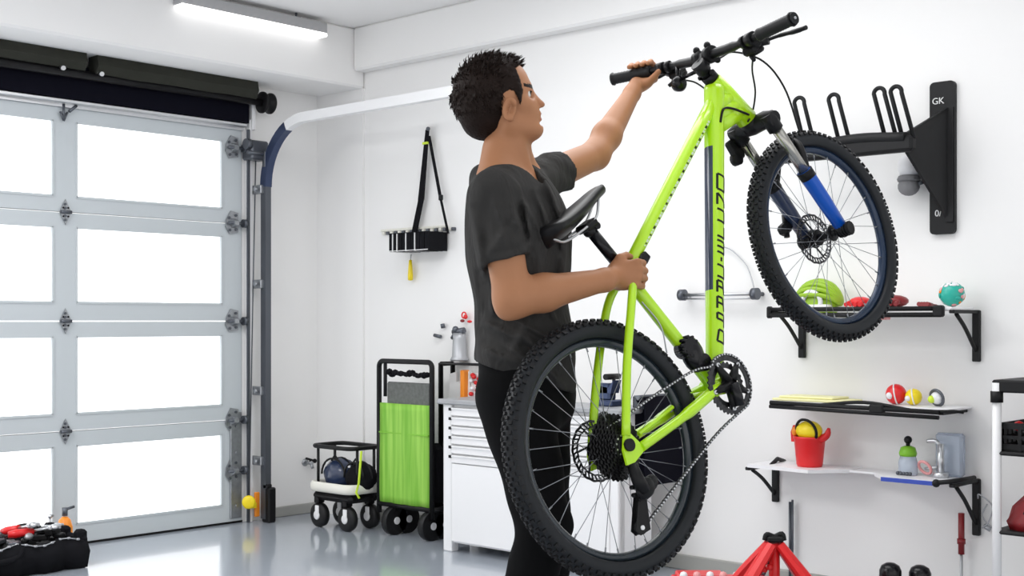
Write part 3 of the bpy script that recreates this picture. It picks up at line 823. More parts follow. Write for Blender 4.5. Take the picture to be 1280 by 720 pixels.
# cables
cab = [
 [b(1.07, .60, .145), b(1.10, .565, .10), b(1.13, .50, .05), b(1.11, .45, .02), b(1.06, .44, .03)],
 [b(1.10, .64, .02), b(1.16, .63, .03), b(1.22, .56, .06), b(1.215, .46, .085), b(1.165, .33, .095)],
 [b(1.08, .63, -.12), b(1.10, .60, -.10), b(1.09, .53, -.05), b(1.06, .50, .0)],
 [b(1.075, .455, .033), b(1.02, .50, .036), b(.985, .515, .034), b(.95, .49, .03)],
 [b(1.10, .385, -.05), b(1.115, .30, -.06), b(1.14, .2, -.075)],
 [b(1.10, .385, -.075), b(1.13, .30, -.085), b(1.155, .2, -.085)],
]
for i, c in enumerate(cab): part(MB().tube(spl(c, 8), .0030 if i != 3 else .0036, 6), 'cable', 'black_plastic')
part(MB().tube(spl([b(.30, .25, .055), b(.31, .17, .06), b(.285, .10, .055)], 6), .002, 6), 'cable', 'wire_grey')
part(MB().box(b(.405, .325, .0), (.05, .05, .02), rot=Matrix.Rotation(-.33, 3, 'Y'), bev=.004).box(b(.425, .325, .0), (.03, .052, .026), rot=Matrix.Rotation(-.33, 3, 'Y'), bev=.004), 'cable_stop', 'black_plastic')

# seatpost, collar, saddle
part(MB().tube([b(.349, .335), b(.322, .470)], .0155, 18), 'seatpost', 'black_gloss')
co = MB().cyl(b(.348, .330), b(.343, .358), .0225, n=20).cyl(b(.325, .343, -.02), b(.325, .343, .03), .007, n=10)
co.lathe(b(.315, .345, .020), [(0, 0), (.018, 0), (.020, .004), (.018, .010), (.006, .012), (0, .012)], axis=(0, -1, 0))
part(co, 'seat_collar', 'black_plastic')
sd = MB(); N = 22; K = 18; vs = []; fs = []
for i in range(N+1):
    t = i/N; l = .140+.300*t
    hw = .068*(1-t)**.9+.017 if t > .12 else .068*(1-.12)**.9+.017-(.12-t)**2*1.6
    hw = hw*(1 if t < .95 else (1-(t-.95)*8))
    top = .556+.022*math.cos(PI*(t-.02))*(.6)+.010*t; th = .034*(1-t)+.018
    top = .552+.012*math.exp(-(t/.22)**2)+.006*math.exp(-((t-.9)/.2)**2)
    if i in (0, N): hw *= .55; th *= .55; top -= .006
    for k in range(K):
        a = 2*PI*k/K; ca, sa = math.cos(a), math.sin(a)
        yy = hw*(abs(ca)**.8)*(1 if ca > 0 else -1)
        if sa >= 0: zz = top - .012*(abs(ca)**2.2) - .0
        else: zz = top-.012-th*abs(sa)**.6*(.45+.55*(1-abs(ca)))
        if sa >= 0: zz = top-.014*(1-abs(sa)**.7) - .004*math.exp(-(yy/.012)**2)
        vs.append((l, yy, zz))
for i in range(N):
    for k in range(K): fs.append((i*K+k, (i+1)*K+k, (i+1)*K+(k+1) % K, i*K+(k+1) % K))
fs.append(tuple(range(K))); fs.append(tuple(N*K+k for k in range(K))[::-1])
sd._add(vs, fs, 0, True); saddle = part(sd, 'saddle', 'black_plastic')
for sg in (-1, 1):
    part(MB().tube(spl([b(.155, .525, sg*.045), b(.20, .497, sg*.030), b(.29, .490, sg*.022), b(.345, .495, sg*.02), b(.40, .53, sg*.008)], 6), .0035, 8), 'saddle_rail', 'steel', saddle)
part(MB().box(b(.318, .487), (.05, .05, .022), bev=.006).cyl(b(.335, .475, -.02), b(.335, .475, .02), .010, n=12).ell(b(.318, .472), (.02, .018, .016), 12), 'rail_clamp', 'black_plastic', saddle)

# wheels ------------------------------------------------------
def make_wheel(front):
    bl = 'rim_blue_reflection' if front else 'rim_black'
    rim = MB(); nseg = 96
    prof = [(.281, -.013), (.283, .013), (.268, .012), (.261, .005), (.261, -.005), (.268, -.012)]
    vs = []; fs = []
    for i in range(nseg):
        a = 2*PI*i/nseg
        for (r, y) in prof: vs.append((r*math.cos(a), y, r*math.sin(a)))
    k = len(prof)
    for i in range(nseg):
        for j in range(k): fs.append((i*k+j, i*k+(j+1) % k, ((i+1) % nseg)*k+(j+1) % k, ((i+1) % nseg)*k+j))
    rim._add(vs, fs, 0, True)
    w_ = rim.build('wheel', 'rim_blue_reflection' if front else 'rim_black', bike)
    ty = MB(); nseg = 120; K = 20; vs = []; fs = []; rc = .302; tr_ = .0275
    for i in range(nseg):
        a = 2*PI*i/nseg
        for j in range(K):
            p = -2.35+4.7*j/(K-1)
            r = rc+tr_*math.cos(p)*.98; y = tr_*math.sin(p)
            vs.append((r*math.cos(a), y, r*math.sin(a)))
    for i in range(nseg):
        n2 = (i+1) % nseg
        for j in range(K-1): fs.append((i*K+j, n2*K+j, n2*K+j+1, i*K+j+1)[::-1])
        fs.append((i*K+K-1, n2*K+K-1, n2*K, i*K)[::-1])
    ty._add(vs, fs, 1, True)
    NK = 84
    rows = [(-1.0, .0070, .0052, 0), (-.55, .0062, .0050, .5), (-.18, .0062, .0042, 0), (.18, .0062, .0042, .5), (.55, .0062, .0050, 0), (1.0, .0070, .0052, .5)]
    for i in range(NK):
        for (p, sl, sw, ph) in rows:
            a = 2*PI*(i+ph)/NK
            er = Vector((math.cos(a), 0, math.sin(a))); et = Vector((-math.sin(a), 0, math.cos(a)))
            nrm = er*math.cos(p)+Vector((0, 1, 0))*math.sin(p); tn = -er*math.sin(p)+Vector((0, 1, 0))*math.cos(p)
            c = er*rc+nrm*(tr_+.0016); R = Matrix((et, tn, nrm)).transposed()
            sc_ = 1.0 if i % 2 else .8
            ty.box(c, (sl*1.35, sw*2*sc_, .0070), R, 0)
    ty.build('tyre', ['rubber', 'sidewall'], w_)
    hub = MB(); hw = .045 if front else .06
    hub.cyl((0, -hw, 0), (0, hw, 0), .012, n=16)
    for s_ in (-1, 1): hub.lathe((0, s_*hw*.62, 0), [(0, -.003), (.024, -.003), (.026, 0), (.024, .003), (0, .003)], axis=(0, 1, 0))
    hub.build('hub', 'black_plastic', w_)
    # spokes: two shared meshes
    sp = {}
    n = 32
    for s_ in (-1, 1):
        m_ = MB(); m_.tube([(.024, s_*hw*.62, 0), (.262, s_*.004, .0)], .0010, 5)
        sp[s_] = m_
    meshes = {}
    for i in range(n):
        s_ = 1 if i % 2 else -1; cr = 1 if (i//2) % 2 else -1
        a = 2*PI*i/n
        key = (s_, cr)
        if key not in meshes:
            an = cr*1.15
            m_ = MB().tube([(.024*math.cos(an), s_*hw*.62, .024*math.sin(an)), (.263, s_*.004, 0)], .0010, 5)
            m_.cyl((.25, s_*.006, 0-.001), (.264, s_*.004, 0), .0022, n=6)
            o = m_.build('spoke', 'spoke_steel', w_); meshes[key] = o.data
        else:
            o = bpy.data.objects.new('spoke', meshes[key]); COL.objects.link(o); o.parent = w_
        o.rotation_euler = (0, -a, 0)
    # brake rotor on the left (y > 0 is left)
    ry = hw*.62+.016; ro = MB()
    def ringp(r0, r1, y0, y1, wave=0, n=90):
        vs = []; fs = []
        for i in range(n):
            a = 2*PI*i/n; rr0 = r0+wave*math.sin(a*18); rr1 = r1+wave*math.sin(a*18)
            for (r, y) in ((rr0, y0), (rr1, y0), (rr1, y1), (rr0, y1)): vs.append((r*math.cos(a), y, r*math.sin(a)))
        for i in range(n):
            for j in range(4): fs.append((i*4+j, i*4+(j+1) % 4, ((i+1) % n)*4+(j+1) % 4, ((i+1) % n)*4+j))
        ro._add(vs, fs, 0, False)
    ringp(.074, .080, ry, ry+.002, .001); ringp(.060, .064, ry, ry+.002, .001); ringp(.018, .030, ry, ry+.002)
    for i in range(36):
        a = 2*PI*i/36; c = Vector((.069*math.cos(a), ry+.001, .069*math.sin(a)))
        ro.box(c, (.014, .002, .0042), Matrix.Rotation(-a-.5, 3, 'Y'))
    for i in range(6):
        a = 2*PI*i/6; p = Vector((.026*math.cos(a), ry+.001, .026*math.sin(a))); q = Vector((.062*math.cos(a+.5), ry+.001, .062*math.sin(a+.5)))
        ro.tube([p, q], .003, 6, sq=(1, 1))
    ro.build('brake_rotor', 'chain_steel', w_)
    if not front:
        cs = MB()
        for g in range(9):
            R_ = .083-.0062*g; y = -.022-.0042*g; T = int(36-2.5*g); vs = []; fs = []
            n = T*4
            for i in range(n):
                a = 2*PI*i/n; rr_ = R_+(.0035 if i % 4 in (1, 2) else 0)
                for (r, yy) in ((.55*R_, y), (rr_, y), (rr_, y-.0018), (.55*R_, y-.0018)): vs.append((r*math.cos(a), yy, r*math.sin(a)))
            for i in range(n):
                for j in range(4): fs.append((i*4+j, i*4+(j+1) % 4, ((i+1) % n)*4+(j+1) % 4, ((i+1) % n)*4+j))
            cs._add(vs, fs, 0, False)
            for i in range(12):
                a = 2*PI*i/12+g*.3; cs.cyl((R_*.8*math.cos(a), y+.001, R_*.8*math.sin(a)), (R_*.8*math.cos(a), y-.0025, R_*.8*math.sin(a)), .0028, n=6, mi=1)
        cs.cyl((0, -.02, 0), (0, -.062, 0), .022, n=20, mi=2)
        cs.build('cassette', ['cassette_steel', 'steel', 'black_plastic'], w_)
    return w_
rw = make_wheel(False); rw.location = b(0, 0, 0); rw['label'] = 'rear wheel with cassette'
fw = make_wheel(True); fw.location = b(1.1615, 0, 0); fw['label'] = 'front wheel with a blue reflection coloured into its rim'
part(MB().cyl(b(0, 0, -.078), b(0, 0, .078), .0065, n=12).cyl(b(0, 0, .070), b(0, 0, .079), .016, n=18), 'rear_axle', 'black_plastic')
# calipers
part(MB().box(b(1.115, .075, -.088), (.05, .035, .035), bev=.01).cyl(b(1.14, .11, -.085), b(1.10, .05, -.085), .009, n=10), 'brake_caliper', 'black_plastic')
part(MB().box(b(.075, .045, -.062), (.05, .03, .035), bev=.008), 'brake_caliper', 'black_plastic')
# crankset
cr = MB(); CN = .052; cc = (.427, -.090)
def cring(R_, r_in, n0, T, mi=0):
    vs = []; fs = []; n = T*4
    for i in range(n):
        a = 2*PI*i/n; rr_ = R_+(.0045 if i % 4 in (1, 2) else 0)
        for (r, nn) in ((r_in, n0), (rr_, n0), (rr_, n0+.003), (r_in, n0+.003)): vs.append(tuple(b(cc[0]+r*math.cos(a), cc[1]+r*math.sin(a), nn)))
    for i in range(n):
        for j in range(4): fs.append(((i+0)*4+j, ((i+1) % n)*4+j, ((i+1) % n)*4+(j+1) % 4, i*4+(j+1) % 4))
    cr._add(vs, fs, mi, False)
cring(.079, .066, CN, 36); cring(.060, .047, CN-.009, 26)
for i in range(5):
    a = 2*PI*i/5+.4
    cr.tube([b(cc[0]+.012*math.cos(a), cc[1]+.012*math.sin(a), CN+.005), b(cc[0]+.069*math.cos(a), cc[1]+.069*math.sin(a), CN+.003)], [.015, .007], 10, mi=2)
    cr.cyl(b(cc[0]+.066*math.cos(a), cc[1]+.066*math.sin(a), CN), b(cc[0]+.066*math.cos(a), cc[1]+.066*math.sin(a), CN+.010), .006, n=10, mi=1)
cr.lathe(b(*cc, CN-.004), [(0, 0), (.026, 0), (.026, .010), (.018, .016), (0, .017)], axis=(0, -1, 0), mi=2)
crk = part(cr, 'chainring', ['chain_steel', 'steel', 'black_plastic'])
ca = MB().tube([b(cc[0], cc[1], CN+.013), b(cc[0]-.012, cc[1]-.035, CN+.018), b(cc[0]-.02, cc[1]-.058, CN+.018)], [.018, .015, .013], 14)
part(ca, 'crank_arm', 'black_gloss', crk)
# front derailleur/guide block beside the seat tube
fd = MB().ell(b(.405, .030, .012), (.036, .026, .052), 18, rot=Matrix.Rotation(.25, 3, 'Y'))
fd.cyl(b(.395, .055, -.01), b(.395, .055, .034), .026, n=20); fd.cyl(b(.41, -.002, 0), b(.41, -.002, .036), .024, n=20)
for i in range(10):
    a = 2*PI*i/10; fd.cyl(b(.395+.027*math.cos(a), .058+.027*math.sin(a), 0), b(.395+.027*math.cos(a), .058+.027*math.sin(a), .034), .005, n=8)
part(fd, 'front_derailleur', 'black_gloss')
# chain: alternating links along upper and lower runs and round the ring
def chain(pts, closed=False):
    m_ = MB(); P = spl(pts, 10) if len(pts) > 2 else [Vector(pts[0]), Vector(pts[1])]
    L = [0]
    for i in range(1, len(P)): L.append(L[-1]+(P[i]-P[i-1]).length)
    n = int(L[-1]/.0105)
    def pt(s_):
        for i in range(1, len(P)):
            if L[i] >= s_: return P[i-1].lerp(P[i], (s_-L[i-1])/max(L[i]-L[i-1], 1e-9))
        return P[-1]
    for i in range(n):
        p, q = pt(i*L[-1]/n), pt((i+1)*L[-1]/n); d = (q-p)
        if d.length < 1e-6: continue
        d.normalize(); up = d.cross(Vector((0, 1, 0))).normalized(); R = Matrix((d, Vector((0, 1, 0)), up)).transposed()
        off = .0035 if i % 2 else .0022
        for s_ in (-1, 1): m_.box((p+q)/2+Vector((0, s_*off, 0)), (.0125, .001, .0058), R)
        m_.cyl(p+Vector((0, -.0048, 0)), p+Vector((0, .0048, 0)), .0026, n=8, mi=1)
    return m_
top_ring = [b(cc[0]+.083*math.cos(a), cc[1]+.083*math.sin(a), CN+.0015) for a in [PI*.62-.22*i for i in range(0, 16)]]
run = [b(.0, .058, .034), b(.087, .046, .038), b(.22, .030, .043), b(.34, .010, .049)]
chn = chain(run+top_ring)
c1 = part(chn, 'chain', ['chain_steel', 'steel'])
lowr = [top_ring[-1], b(.30, -.165, .05), b(.1, -.18, .047), b(-.075, -.196, .045)]
part(chain(lowr), 'lower_chain_run', ['chain_steel', 'steel'])
# rear derailleur
rd = MB().tube([b(-.02, -.045, .068), b(-.035, -.085, .075), b(-.032, -.115, .070)], [.013, .017, .018], 14)
rd.ell(b(-.022, -.115, .068), (.034, .016, .026), 14); rd.ell(b(.005, -.118, .062), (.026, .014, .020), 14)
for i in range(8):
    a = 2*PI*i/8; rd.cyl(b(-.028+.026*math.cos(a), -.112+.026*math.sin(a), .050), b(-.028+.026*math.cos(a), -.112+.026*math.sin(a), .062), .006, n=8)
rdo = part(rd, 'rear_derailleur', 'black_plastic')
cg = MB()
for nn in (.036, .054): cg.prism([b(-.040, -.118, nn), b(-.012, -.120, nn), b(-.066, -.208, nn), b(-.102, -.200, nn), b(-.108, -.182, nn)], b(0, 0, .002))
cg.cyl(b(-.086, -.188, .038), b(-.086, -.188, .054), .017, n=16); cg.cyl(b(-.086, -.188, .053), b(-.086, -.188, .059), .006, n=10, mi=1)
part(cg, 'derailleur_cage', ['black_plastic', 'white_metal'], rdo)

# ------------------------------------------------------------------ build the figure
B = body(); V, Q = B.mesh()
cen = V[Q].mean(1)
mi = np.zeros(len(Q), int)
def near(px, py, d, r):
    p = J(px, py, d); return np.linalg.norm((cen-p)*np.array([1, .5, 1]), axis=1) < r
lipm = near(674.5, 142.3, 3.355, .0070) | near(674.5, 149.2, 3.355, .0075)
mi[lipm & (cen[:, 0] > J(668, 0, 3.355)[0])] = 1
# eyebrows: thin dark band on the brow ridge
for sg in (-1, 1):
    a_, b2 = J(661, 108.2, 3.355+sg*.016), J(656, 106.8, 3.355+sg*.040)
    ab = b2-a_; tt = np.clip(((cen-a_)@ab)/(ab@ab), 0, 1); dist = np.linalg.norm(cen-(a_+tt[:, None]*ab), axis=1)
    zz = cen[:, 2]-(a_[2]+tt*ab[2]); mi[(dist < .015) & (np.abs(zz) < .0046+.001*(1-tt))] = 2
person = fig_obj('person', V, Q, ['skin', 'lip', 'hair'], None, mi, 1)
tag(person, 'person in a dark grey t-shirt and black trousers lifting the green bike', 'person')
for sg in (-1, 1):
    c = J(658.0, 118.0, 3.355+sg*.031)
    e = MB(); cl = Vector((c[0]-PB[0], c[1]-PB[1], c[2])); e.ell(cl, .0120, 18)
    look = Vector((.95, 0, .25)).normalized(); e.ell(cl+look*.0050, .0082, 14, mi=1)
    e.build('eye', ['eye_white', 'iris'], person)
    l = MB(); l.tube([cl+Vector((.010, -.012, .0065)), cl+Vector((.0137, 0, .0075)), cl+Vector((.010, .012, .0065))], .0016, 6); l.build('eyelashes', 'hair', person)

# hair
H = Field(J(556, 190, 3.24) - np.array([.0, .02, 0]), J(672, 58, 3.48)+np.array([0, .0, .01]), .0030)
H.ell(J(614.5, 119, 3.355), (.1035, .0835, .0970), .01, rotY(.15))
H.ell(J(634, 106, 3.355), (.060, .074, .074), .02, rotY(.3))
H.ell(J(606, 140, 3.355), (.072, .072, .075), .02)
H.ell(J(648, 86, 3.355), (.016, .050, .013), .02, rotY(-.3))
H.ell(J(648, 119, 3.355-.066), (.009, .009, .030), .01); H.ell(J(648, 119, 3.355+.066), (.009, .009, .030), .01)
random.seed(11)
for i in range(240):
    ph = random.uniform(-PI, PI); th = random.uniform(0, PI*.62)
    n_ = np.array([math.sin(th)*math.cos(ph), math.sin(th)*math.sin(ph), math.cos(th)])
    c0 = J(614, 118, 3.355); p = c0+n_*np.array([.103, .083, .098])
    if n_[0] > .72 and n_[2] < .5: continue
    lean = np.array([.35, 0, .35]) if n_[2] > .2 else np.array([.0, 0, -.9])
    dr = n_*1.0+lean*(.8 if n_[2] > .2 else .5)+np.array([random.uniform(-.4, .4) for _ in range(3)]); dr /= np.linalg.norm(dr)
    Ln = random.uniform(.006, .013) if n_[2] > .2 else random.uniform(.006, .012)
    if n_[0] > .3 and n_[2] > .6: Ln *= 1.1
    H.cap(p-n_*.004, p+dr*Ln, .0062, .0016, .003)
poly = [(652.5, 70), (650, 83), (644, 90), (650, 104), (653.5, 118), (654, 131), (650.5, 138), (647, 127), (642, 120), (636, 119), (629, 124), (627, 138), (628, 152), (623, 168), (604, 178), (585, 170), (556, 120), (556, 58), (640, 58)]
pp = np.array([[(x-640)/FPX*3.355, CAMH+(401-y)/FPX*3.355] for x, y in poly])
X, Z = np.meshgrid(H.ax[0], H.ax[2], indexing='ij')
dmin = np.full(X.shape, 9.); ins = np.zeros(X.shape, bool)
for i in range(len(pp)):
    a_, c_ = pp[i], pp[(i+1) % len(pp)]; e = c_-a_
    wx, wz = X-a_[0], Z-a_[1]; t_ = np.clip((wx*e[0]+wz*e[1])/(e@e), 0, 1)
    dmin = np.minimum(dmin, np.hypot(wx-t_*e[0], wz-t_*e[1]))
    cnd = ((a_[1] <= Z) & (c_[1] > Z)) | ((c_[1] <= Z) & (a_[1] > Z))
    xi = a_[0]+(Z-a_[1])/(e[1] if abs(e[1]) > 1e-9 else 1e-9)*e[0]; ins ^= cnd & (X < xi)
sd2 = np.where(ins, -dmin, dmin)[:, None, :]
gx, gy, gz = H.grid(tuple(slice(0, q) for q in H.n))
rough_ = .0016*(np.sin(gx*520+gz*210)*np.sin(gy*480+1)*np.sin(gz*430-gx*160)+.6*np.sin(gx*900-gy*300)*np.sin(gz*800+gy*500))
H.F = np.maximum(H.F+rough_, sd2+rough_*1.5)
Vh, Qh = H.mesh(); hair_o = fig_obj('hair', Vh, Qh, ['hair'], person)
random.seed(31); hs = MB(); Vc = Vh-np.array([PB[0], PB[1], 0]); c0 = J(614, 118, 3.355)-np.array([PB[0], PB[1], 0])
pick = random.sample(range(len(Vc)), 2600)
for i in pick:
    p = Vc[i]; n_ = (p-c0)/np.array([.106, .084, .1]); n_ /= np.linalg.norm(n_)
    if n_[2] < -.55: continue
    if n_[0] > .30 and n_[2] < .80 and p[2] < J(0, 84, 3.355)[2]: continue
    top = n_[2] > .25
    ln = np.array([.55, 0, .25]) if top else np.array([-.05, 0, -1.0])
    d_ = n_*(.75 if top else .22)+ln*(.7 if top else .8)+np.array([random.uniform(-.35, .35) for _ in range(3)]); d_ /= np.linalg.norm(d_)
    if n_[0] > .55 and not top: continue
    L_ = random.uniform(.006, .015) if top else random.uniform(.006, .011)
    p1 = p+d_*L_*.55; p2 = p+d_*L_+np.array([.003, 0, .001 if top else -.002])
    hs.tube([tuple(p-n_*.003), tuple(p1), tuple(p2)], [.0014, .0012, .0003], 4)
hs.build('hair_strands', 'hair', hair_o)

# t-shirt
T = Field([-.33, 3.05, .84], [.26, 3.80, 1.66], .0055)
torso(T, .011)
T.cap(SHN, SHF, .058, .058, .04)
md = SHN+(ELN-SHN)*.56
mf = SHF+(ELF-SHF)*.46
dn = (ELN-SHN)/np.linalg.norm(ELN-SHN); df = (ELF-SHF)/np.linalg.norm(ELF-SHF)
def sleeve(a, e, ra, rb, k, nrm, flare):
    a = np.array(a); bb_ = e+(e-a)*.5; ba = bb_-a; L = float(ba@ba); n_ = np.array(nrm)/np.linalg.norm(nrm)
    def fn(x, y, z):
        px, py, pz_ = x-a[0], y-a[1], z-a[2]
        t = np.clip((px*ba[0]+py*ba[1]+pz_*ba[2])/L, 0, 1)
        w = 1+flare*np.clip(t-.3, 0, 1)
        d = np.sqrt((px-t*ba[0])**2+(py-t*ba[1])**2+(pz_-t*ba[2])**2)-(ra+(rb-ra)*t*1.5)
        d = d+.0025*np.sin(z*120+x*60)*np.clip(t*2, 0, 1)
        return np.maximum(d, (x-e[0])*n_[0]+(y-e[1])*n_[1]+(z-e[2])*n_[2])
    T.comb(fn, np.minimum(a, e)-.09, np.maximum(a, e)+.09, k, 'add')
sleeve(SHN+np.array([-.004, .004, 0]), SHN+dn*.168, .062, .062, .022, dn+np.array([.10, 0, -.10]), 0)
sleeve(SHF, SHF+df*.125, .062, .060, .025, df, 0)
T.cap(J(608, 222, 3.34), J(616, 212, 3.35), .042, .034, .03)
# loose cloth: belly front and back tail
T.cap(J(690, 430, 3.33), J(694, 480, 3.33), .045, .052, .05); T.ell(J(628, 445, 3.37), (.062, .13, .05), .03)
gx, gy, gz = T.grid(tuple(slice(0, q) for q in T.n))
def rdg(p0, p1, w, amp):     # ridge (amp>0) or crease (amp<0) on the near side along a line
    a_, c_ = J(*p0, 3.28), J(*p1, 3.28); ax_, az_ = c_[0]-a_[0], c_[2]-a_[2]; L = ax_**2+az_**2
    wx, wz = gx-a_[0], gz-a_[2]; t_ = np.clip((wx*ax_+wz*az_)/L, 0, 1)
    d2 = (wx-t_*ax_)**2+(wz-t_*az_)**2
    return -amp*2.3*np.exp(-d2/(w*1.45)**2)*(.35+.65*np.sin(PI*np.clip(t_, .08, .92)))
fld = 0
for r_ in [((655, 262), (663, 308), .006, .007), ((645, 250), (659, 300), .005, -.006), ((640, 262), (650, 300), .006, .005), ((668, 240), (690, 300), .006, .008), ((676, 245), (700, 292), .006, -.007),
           ((682, 225), (697, 265), .006, .008), ((592, 260), (600, 330), .008, .005), ((612, 250), (606, 310), .006, -.004), ((640, 285), (612, 322), .008, .005), ((655, 312), (618, 322), .005, -.004),
           ((672, 310), (676, 372), .007, .006), ((690, 305), (694, 380), .006, -.006), ((703, 300), (704, 372), .007, .006), ((600, 340), (612, 395), .006, -.006), ((612, 405), (650, 425), .007, .008),
           ((606, 415), (640, 442), .006, -.007), ((640, 410), (690, 450), .007, .008), ((650, 425), (700, 470), .006, -.007), ((610, 440), (660, 455), .007, .006), ((604, 392), (622, 402), .006, -.010),
           ((670, 440), (705, 485), .006, .008), ((690, 420), (712, 470), .006, -.008), ((660, 400), (640, 440), .006, .006), ((630, 300), (634, 322), .006, .004), ((650, 330), (668, 395), .006, -.004), ((664, 262), (684, 330), .004, .005), ((620, 262), (632, 292), .005, .005), ((628, 268), (640, 318), .004, -.004), ((654, 255), (668, 285), .004, .005), ((600, 300), (606, 350), .006, .005), ((615, 425), (690, 462), .005, .006), ((606, 428), (630, 440), .005, -.006), ((640, 398), (700, 430), .005, .006), ((684, 380), (700, 410), .005, .006), ((696, 262), (706, 300), .005, .006), ((684, 262), (702, 320), .004, -.006), ((612, 372), (618, 400), .005, .006)]:
    fld = fld+rdg(*r_)
fld = fld*np.clip((3.46-gy)/.06, 0, 1)
fld = fld+.0022*np.sin(gz*38+gx*26+gy*9)*np.sin(gx*30-gy*41+gz*11)
fld = np.minimum(fld, .0045)
T.F = (T.F+fld).astype(np.float32)
# neckline, sleeve ends, hem
pA, pV = J(597, 203, 3.35), J(678, 239, 3.30)
def neckfn(x, y, z):
    t = np.clip((x-pA[0])/(pV[0]-pA[0]), -.3, 1.15)
    sag = pA[2]+(pV[2]-pA[2])*t-.012*np.sin(PI*np.clip(t, 0, 1))
    w = .070*np.sqrt(np.clip(1.03-t, 0, 1)/1.0)+.004
    fc = 3.352-.055*np.clip(t, 0, 1)**1.5
    return np.maximum((sag-z), np.abs(y-fc)-w)
T.comb(neckfn, J(590, 245, 3.22), J(690, 150, 3.48), .003, 'sub')
hb, hf = J(596, 452, 3.36), J(720, 492, 3.36)
hn = np.array([hf[2]-hb[2], 0, -(hf[0]-hb[0])]); T.plane(hb, hn)
Vt, Qt = T.mesh(); fig_obj('t_shirt', Vt, Qt, ['tee_grey'], person, None, 0)
# collar band
cb = MB(); offv = np.array([PB[0], PB[1], 0])

# trousers
P_ = Field([-.30, 3.10, .03], [.30, 3.72, 1.16], .007)
P_.ell(J(658, 450, 3.40), (.120, .176, .14), .03, Rt); P_.ell(J(662, 500, 3.40), (.118, .170, .10), .05, Rt)
P_.ell(J(636, 490, 3.40), (.075, .14, .10), .04)
legs = ((J(643, 498, 3.31), J(680, 657, 3.28), J(624, 895, 3.36)), (J(668, 500, 3.48), J(680, 700, 3.48), J(672, 895, 3.54)))
for hx, kn, an in legs:
    P_.cap(hx, kn, .098, .070, .03); P_.cap(kn, kn+(an-kn)*.4, .069, .068, .02); P_.cap(kn+(an-kn)*.4, an, .067, .056, .02)
gx, gy, gz = P_.grid(tuple(slice(0, q) for q in P_.n))
P_.F = (P_.F+.003*np.sin(gz*45+gx*30)*np.sin(gx*22+gy*33+gz*9)).astype(np.float32)
P_.plane([0, 0, 1.10], [0, 0, 1]); P_.plane([0, 0, .07], [0, 0, -1])
Vp, Qp = P_.mesh(); fig_obj('trousers', Vp, Qp, ['trouser_black'], person, None, 1)
for an in (legs[0][2], legs[1][2]):
    S_ = Field([an[0]-.10, an[1]-.09, -.005], [an[0]+.24, an[1]+.09, .14], .006)
    S_.cap((an[0]-.035, an[1], .05), (an[0]+.165, an[1]-.01, .04), .042, .036, .02, sq=(1, 1.15, .95)); S_.cap((an[0]-.03, an[1], .05), (an[0]-.02, an[1], .10), .045, .044, .03)
    S_.plane([0, 0, .004], [0, 0, -1]); v_, q_ = S_.mesh(); fig_obj('shoe', v_, q_, ['shoe_grey'], person, None, 1)

exec_bg = True
# ------------------------------------------------------------------ wall bike rack
rk = thing('wall_bike_rack', W(1181, 293), 'black steel wall rack with a triangular arm and four upright wire hooks', 'bike rack')
ro_ = rk.location
x0, x1 = W(1165, 200).x, W(1196, 200).x; z0, z1 = 1.493, 2.097
pl = MB(); r_ = .018; pts = []
for (cx, cz, a0) in ((x1-r_, z1-r_, 0), (x0+r_, z1-r_, PI/2), (x0+r_, z0+r_, PI), (x1-r_, z0+r_, 1.5*PI)):
    for i in range(5): a = a0+i*PI/8; pts.append((cx+r_*math.cos(a), YW, cz+r_*math.sin(a)))
pl.prism(pts, (0, -.022, 0)); bpz = pl.build('wall_plate', 'rack_black', rk, ro_)
for (zz, txt) in ((2.02, 'GK'), (1.575, '0/')):
    cu = bpy.data.curves.new('t', 'FONT'); cu.body = txt; cu.size = .036; cu.extrude = .001; cu.align_x = 'CENTER'; cu.align_y = 'CENTER'
    to = bpy.data.objects.new('tmp_text', cu); COL.objects.link(to)
    dg = bpy.context.evaluated_depsgraph_get(); me = bpy.data.meshes.new_from_object(to.evaluated_get(dg))
    bpy.data.objects.remove(to); me.materials.clear(); me.materials.append(M['print_white'])
    o = bpy.data.objects.new('lettering', me); COL.objects.link(o); o.parent = bpz
    o.location = Vector((x0+.036, YW-.0235, zz))-ro_; o.rotation_euler = (PI/2, 0, 0)
yb = 4.66
apx = W(1137, 175, YW-yb) ; gus = MB()
gx0 = (x0+x1)/2+.018
tri = [(gx0, YW-.02, 1.985), (gx0-.075, yb+.02, 1.872), (gx0-.078, yb+.02, 1.800), (gx0, YW-.02, 1.545)]
gus.prism(tri, (.012, 0, 0)); gus.prism([tri[0], (tri[0][0]+.012, tri[0][1], tri[0][2]), (tri[1][0]+.012, tri[1][1], tri[1][2]), tri[1]], (0, -.012, .004))
gus.prism([(gx0, YW-.02, 1.99), (gx0+.03, YW-.02, 1.99), (gx0+.03, YW-.02, 1.54), (gx0, YW-.02, 1.54)], (0, -.010, 0))
gus.build('gusset', 'rack_black', rk, ro_)
bx1 = apx.x+.02; bx0 = -2.85
bm = MB().box(((bx0+bx1)/2, yb, 1.832), (bx1-bx0, .05, .062), bev=.012)
bm.tube(spl([(bx0+.15, yb-.01, 1.85), (bx0+.42, yb-.012, 1.868), (bx1-.03, yb-.01, 1.855)], 6), .022, 10)
bm.build('beam', 'rack_black', rk, ro_)
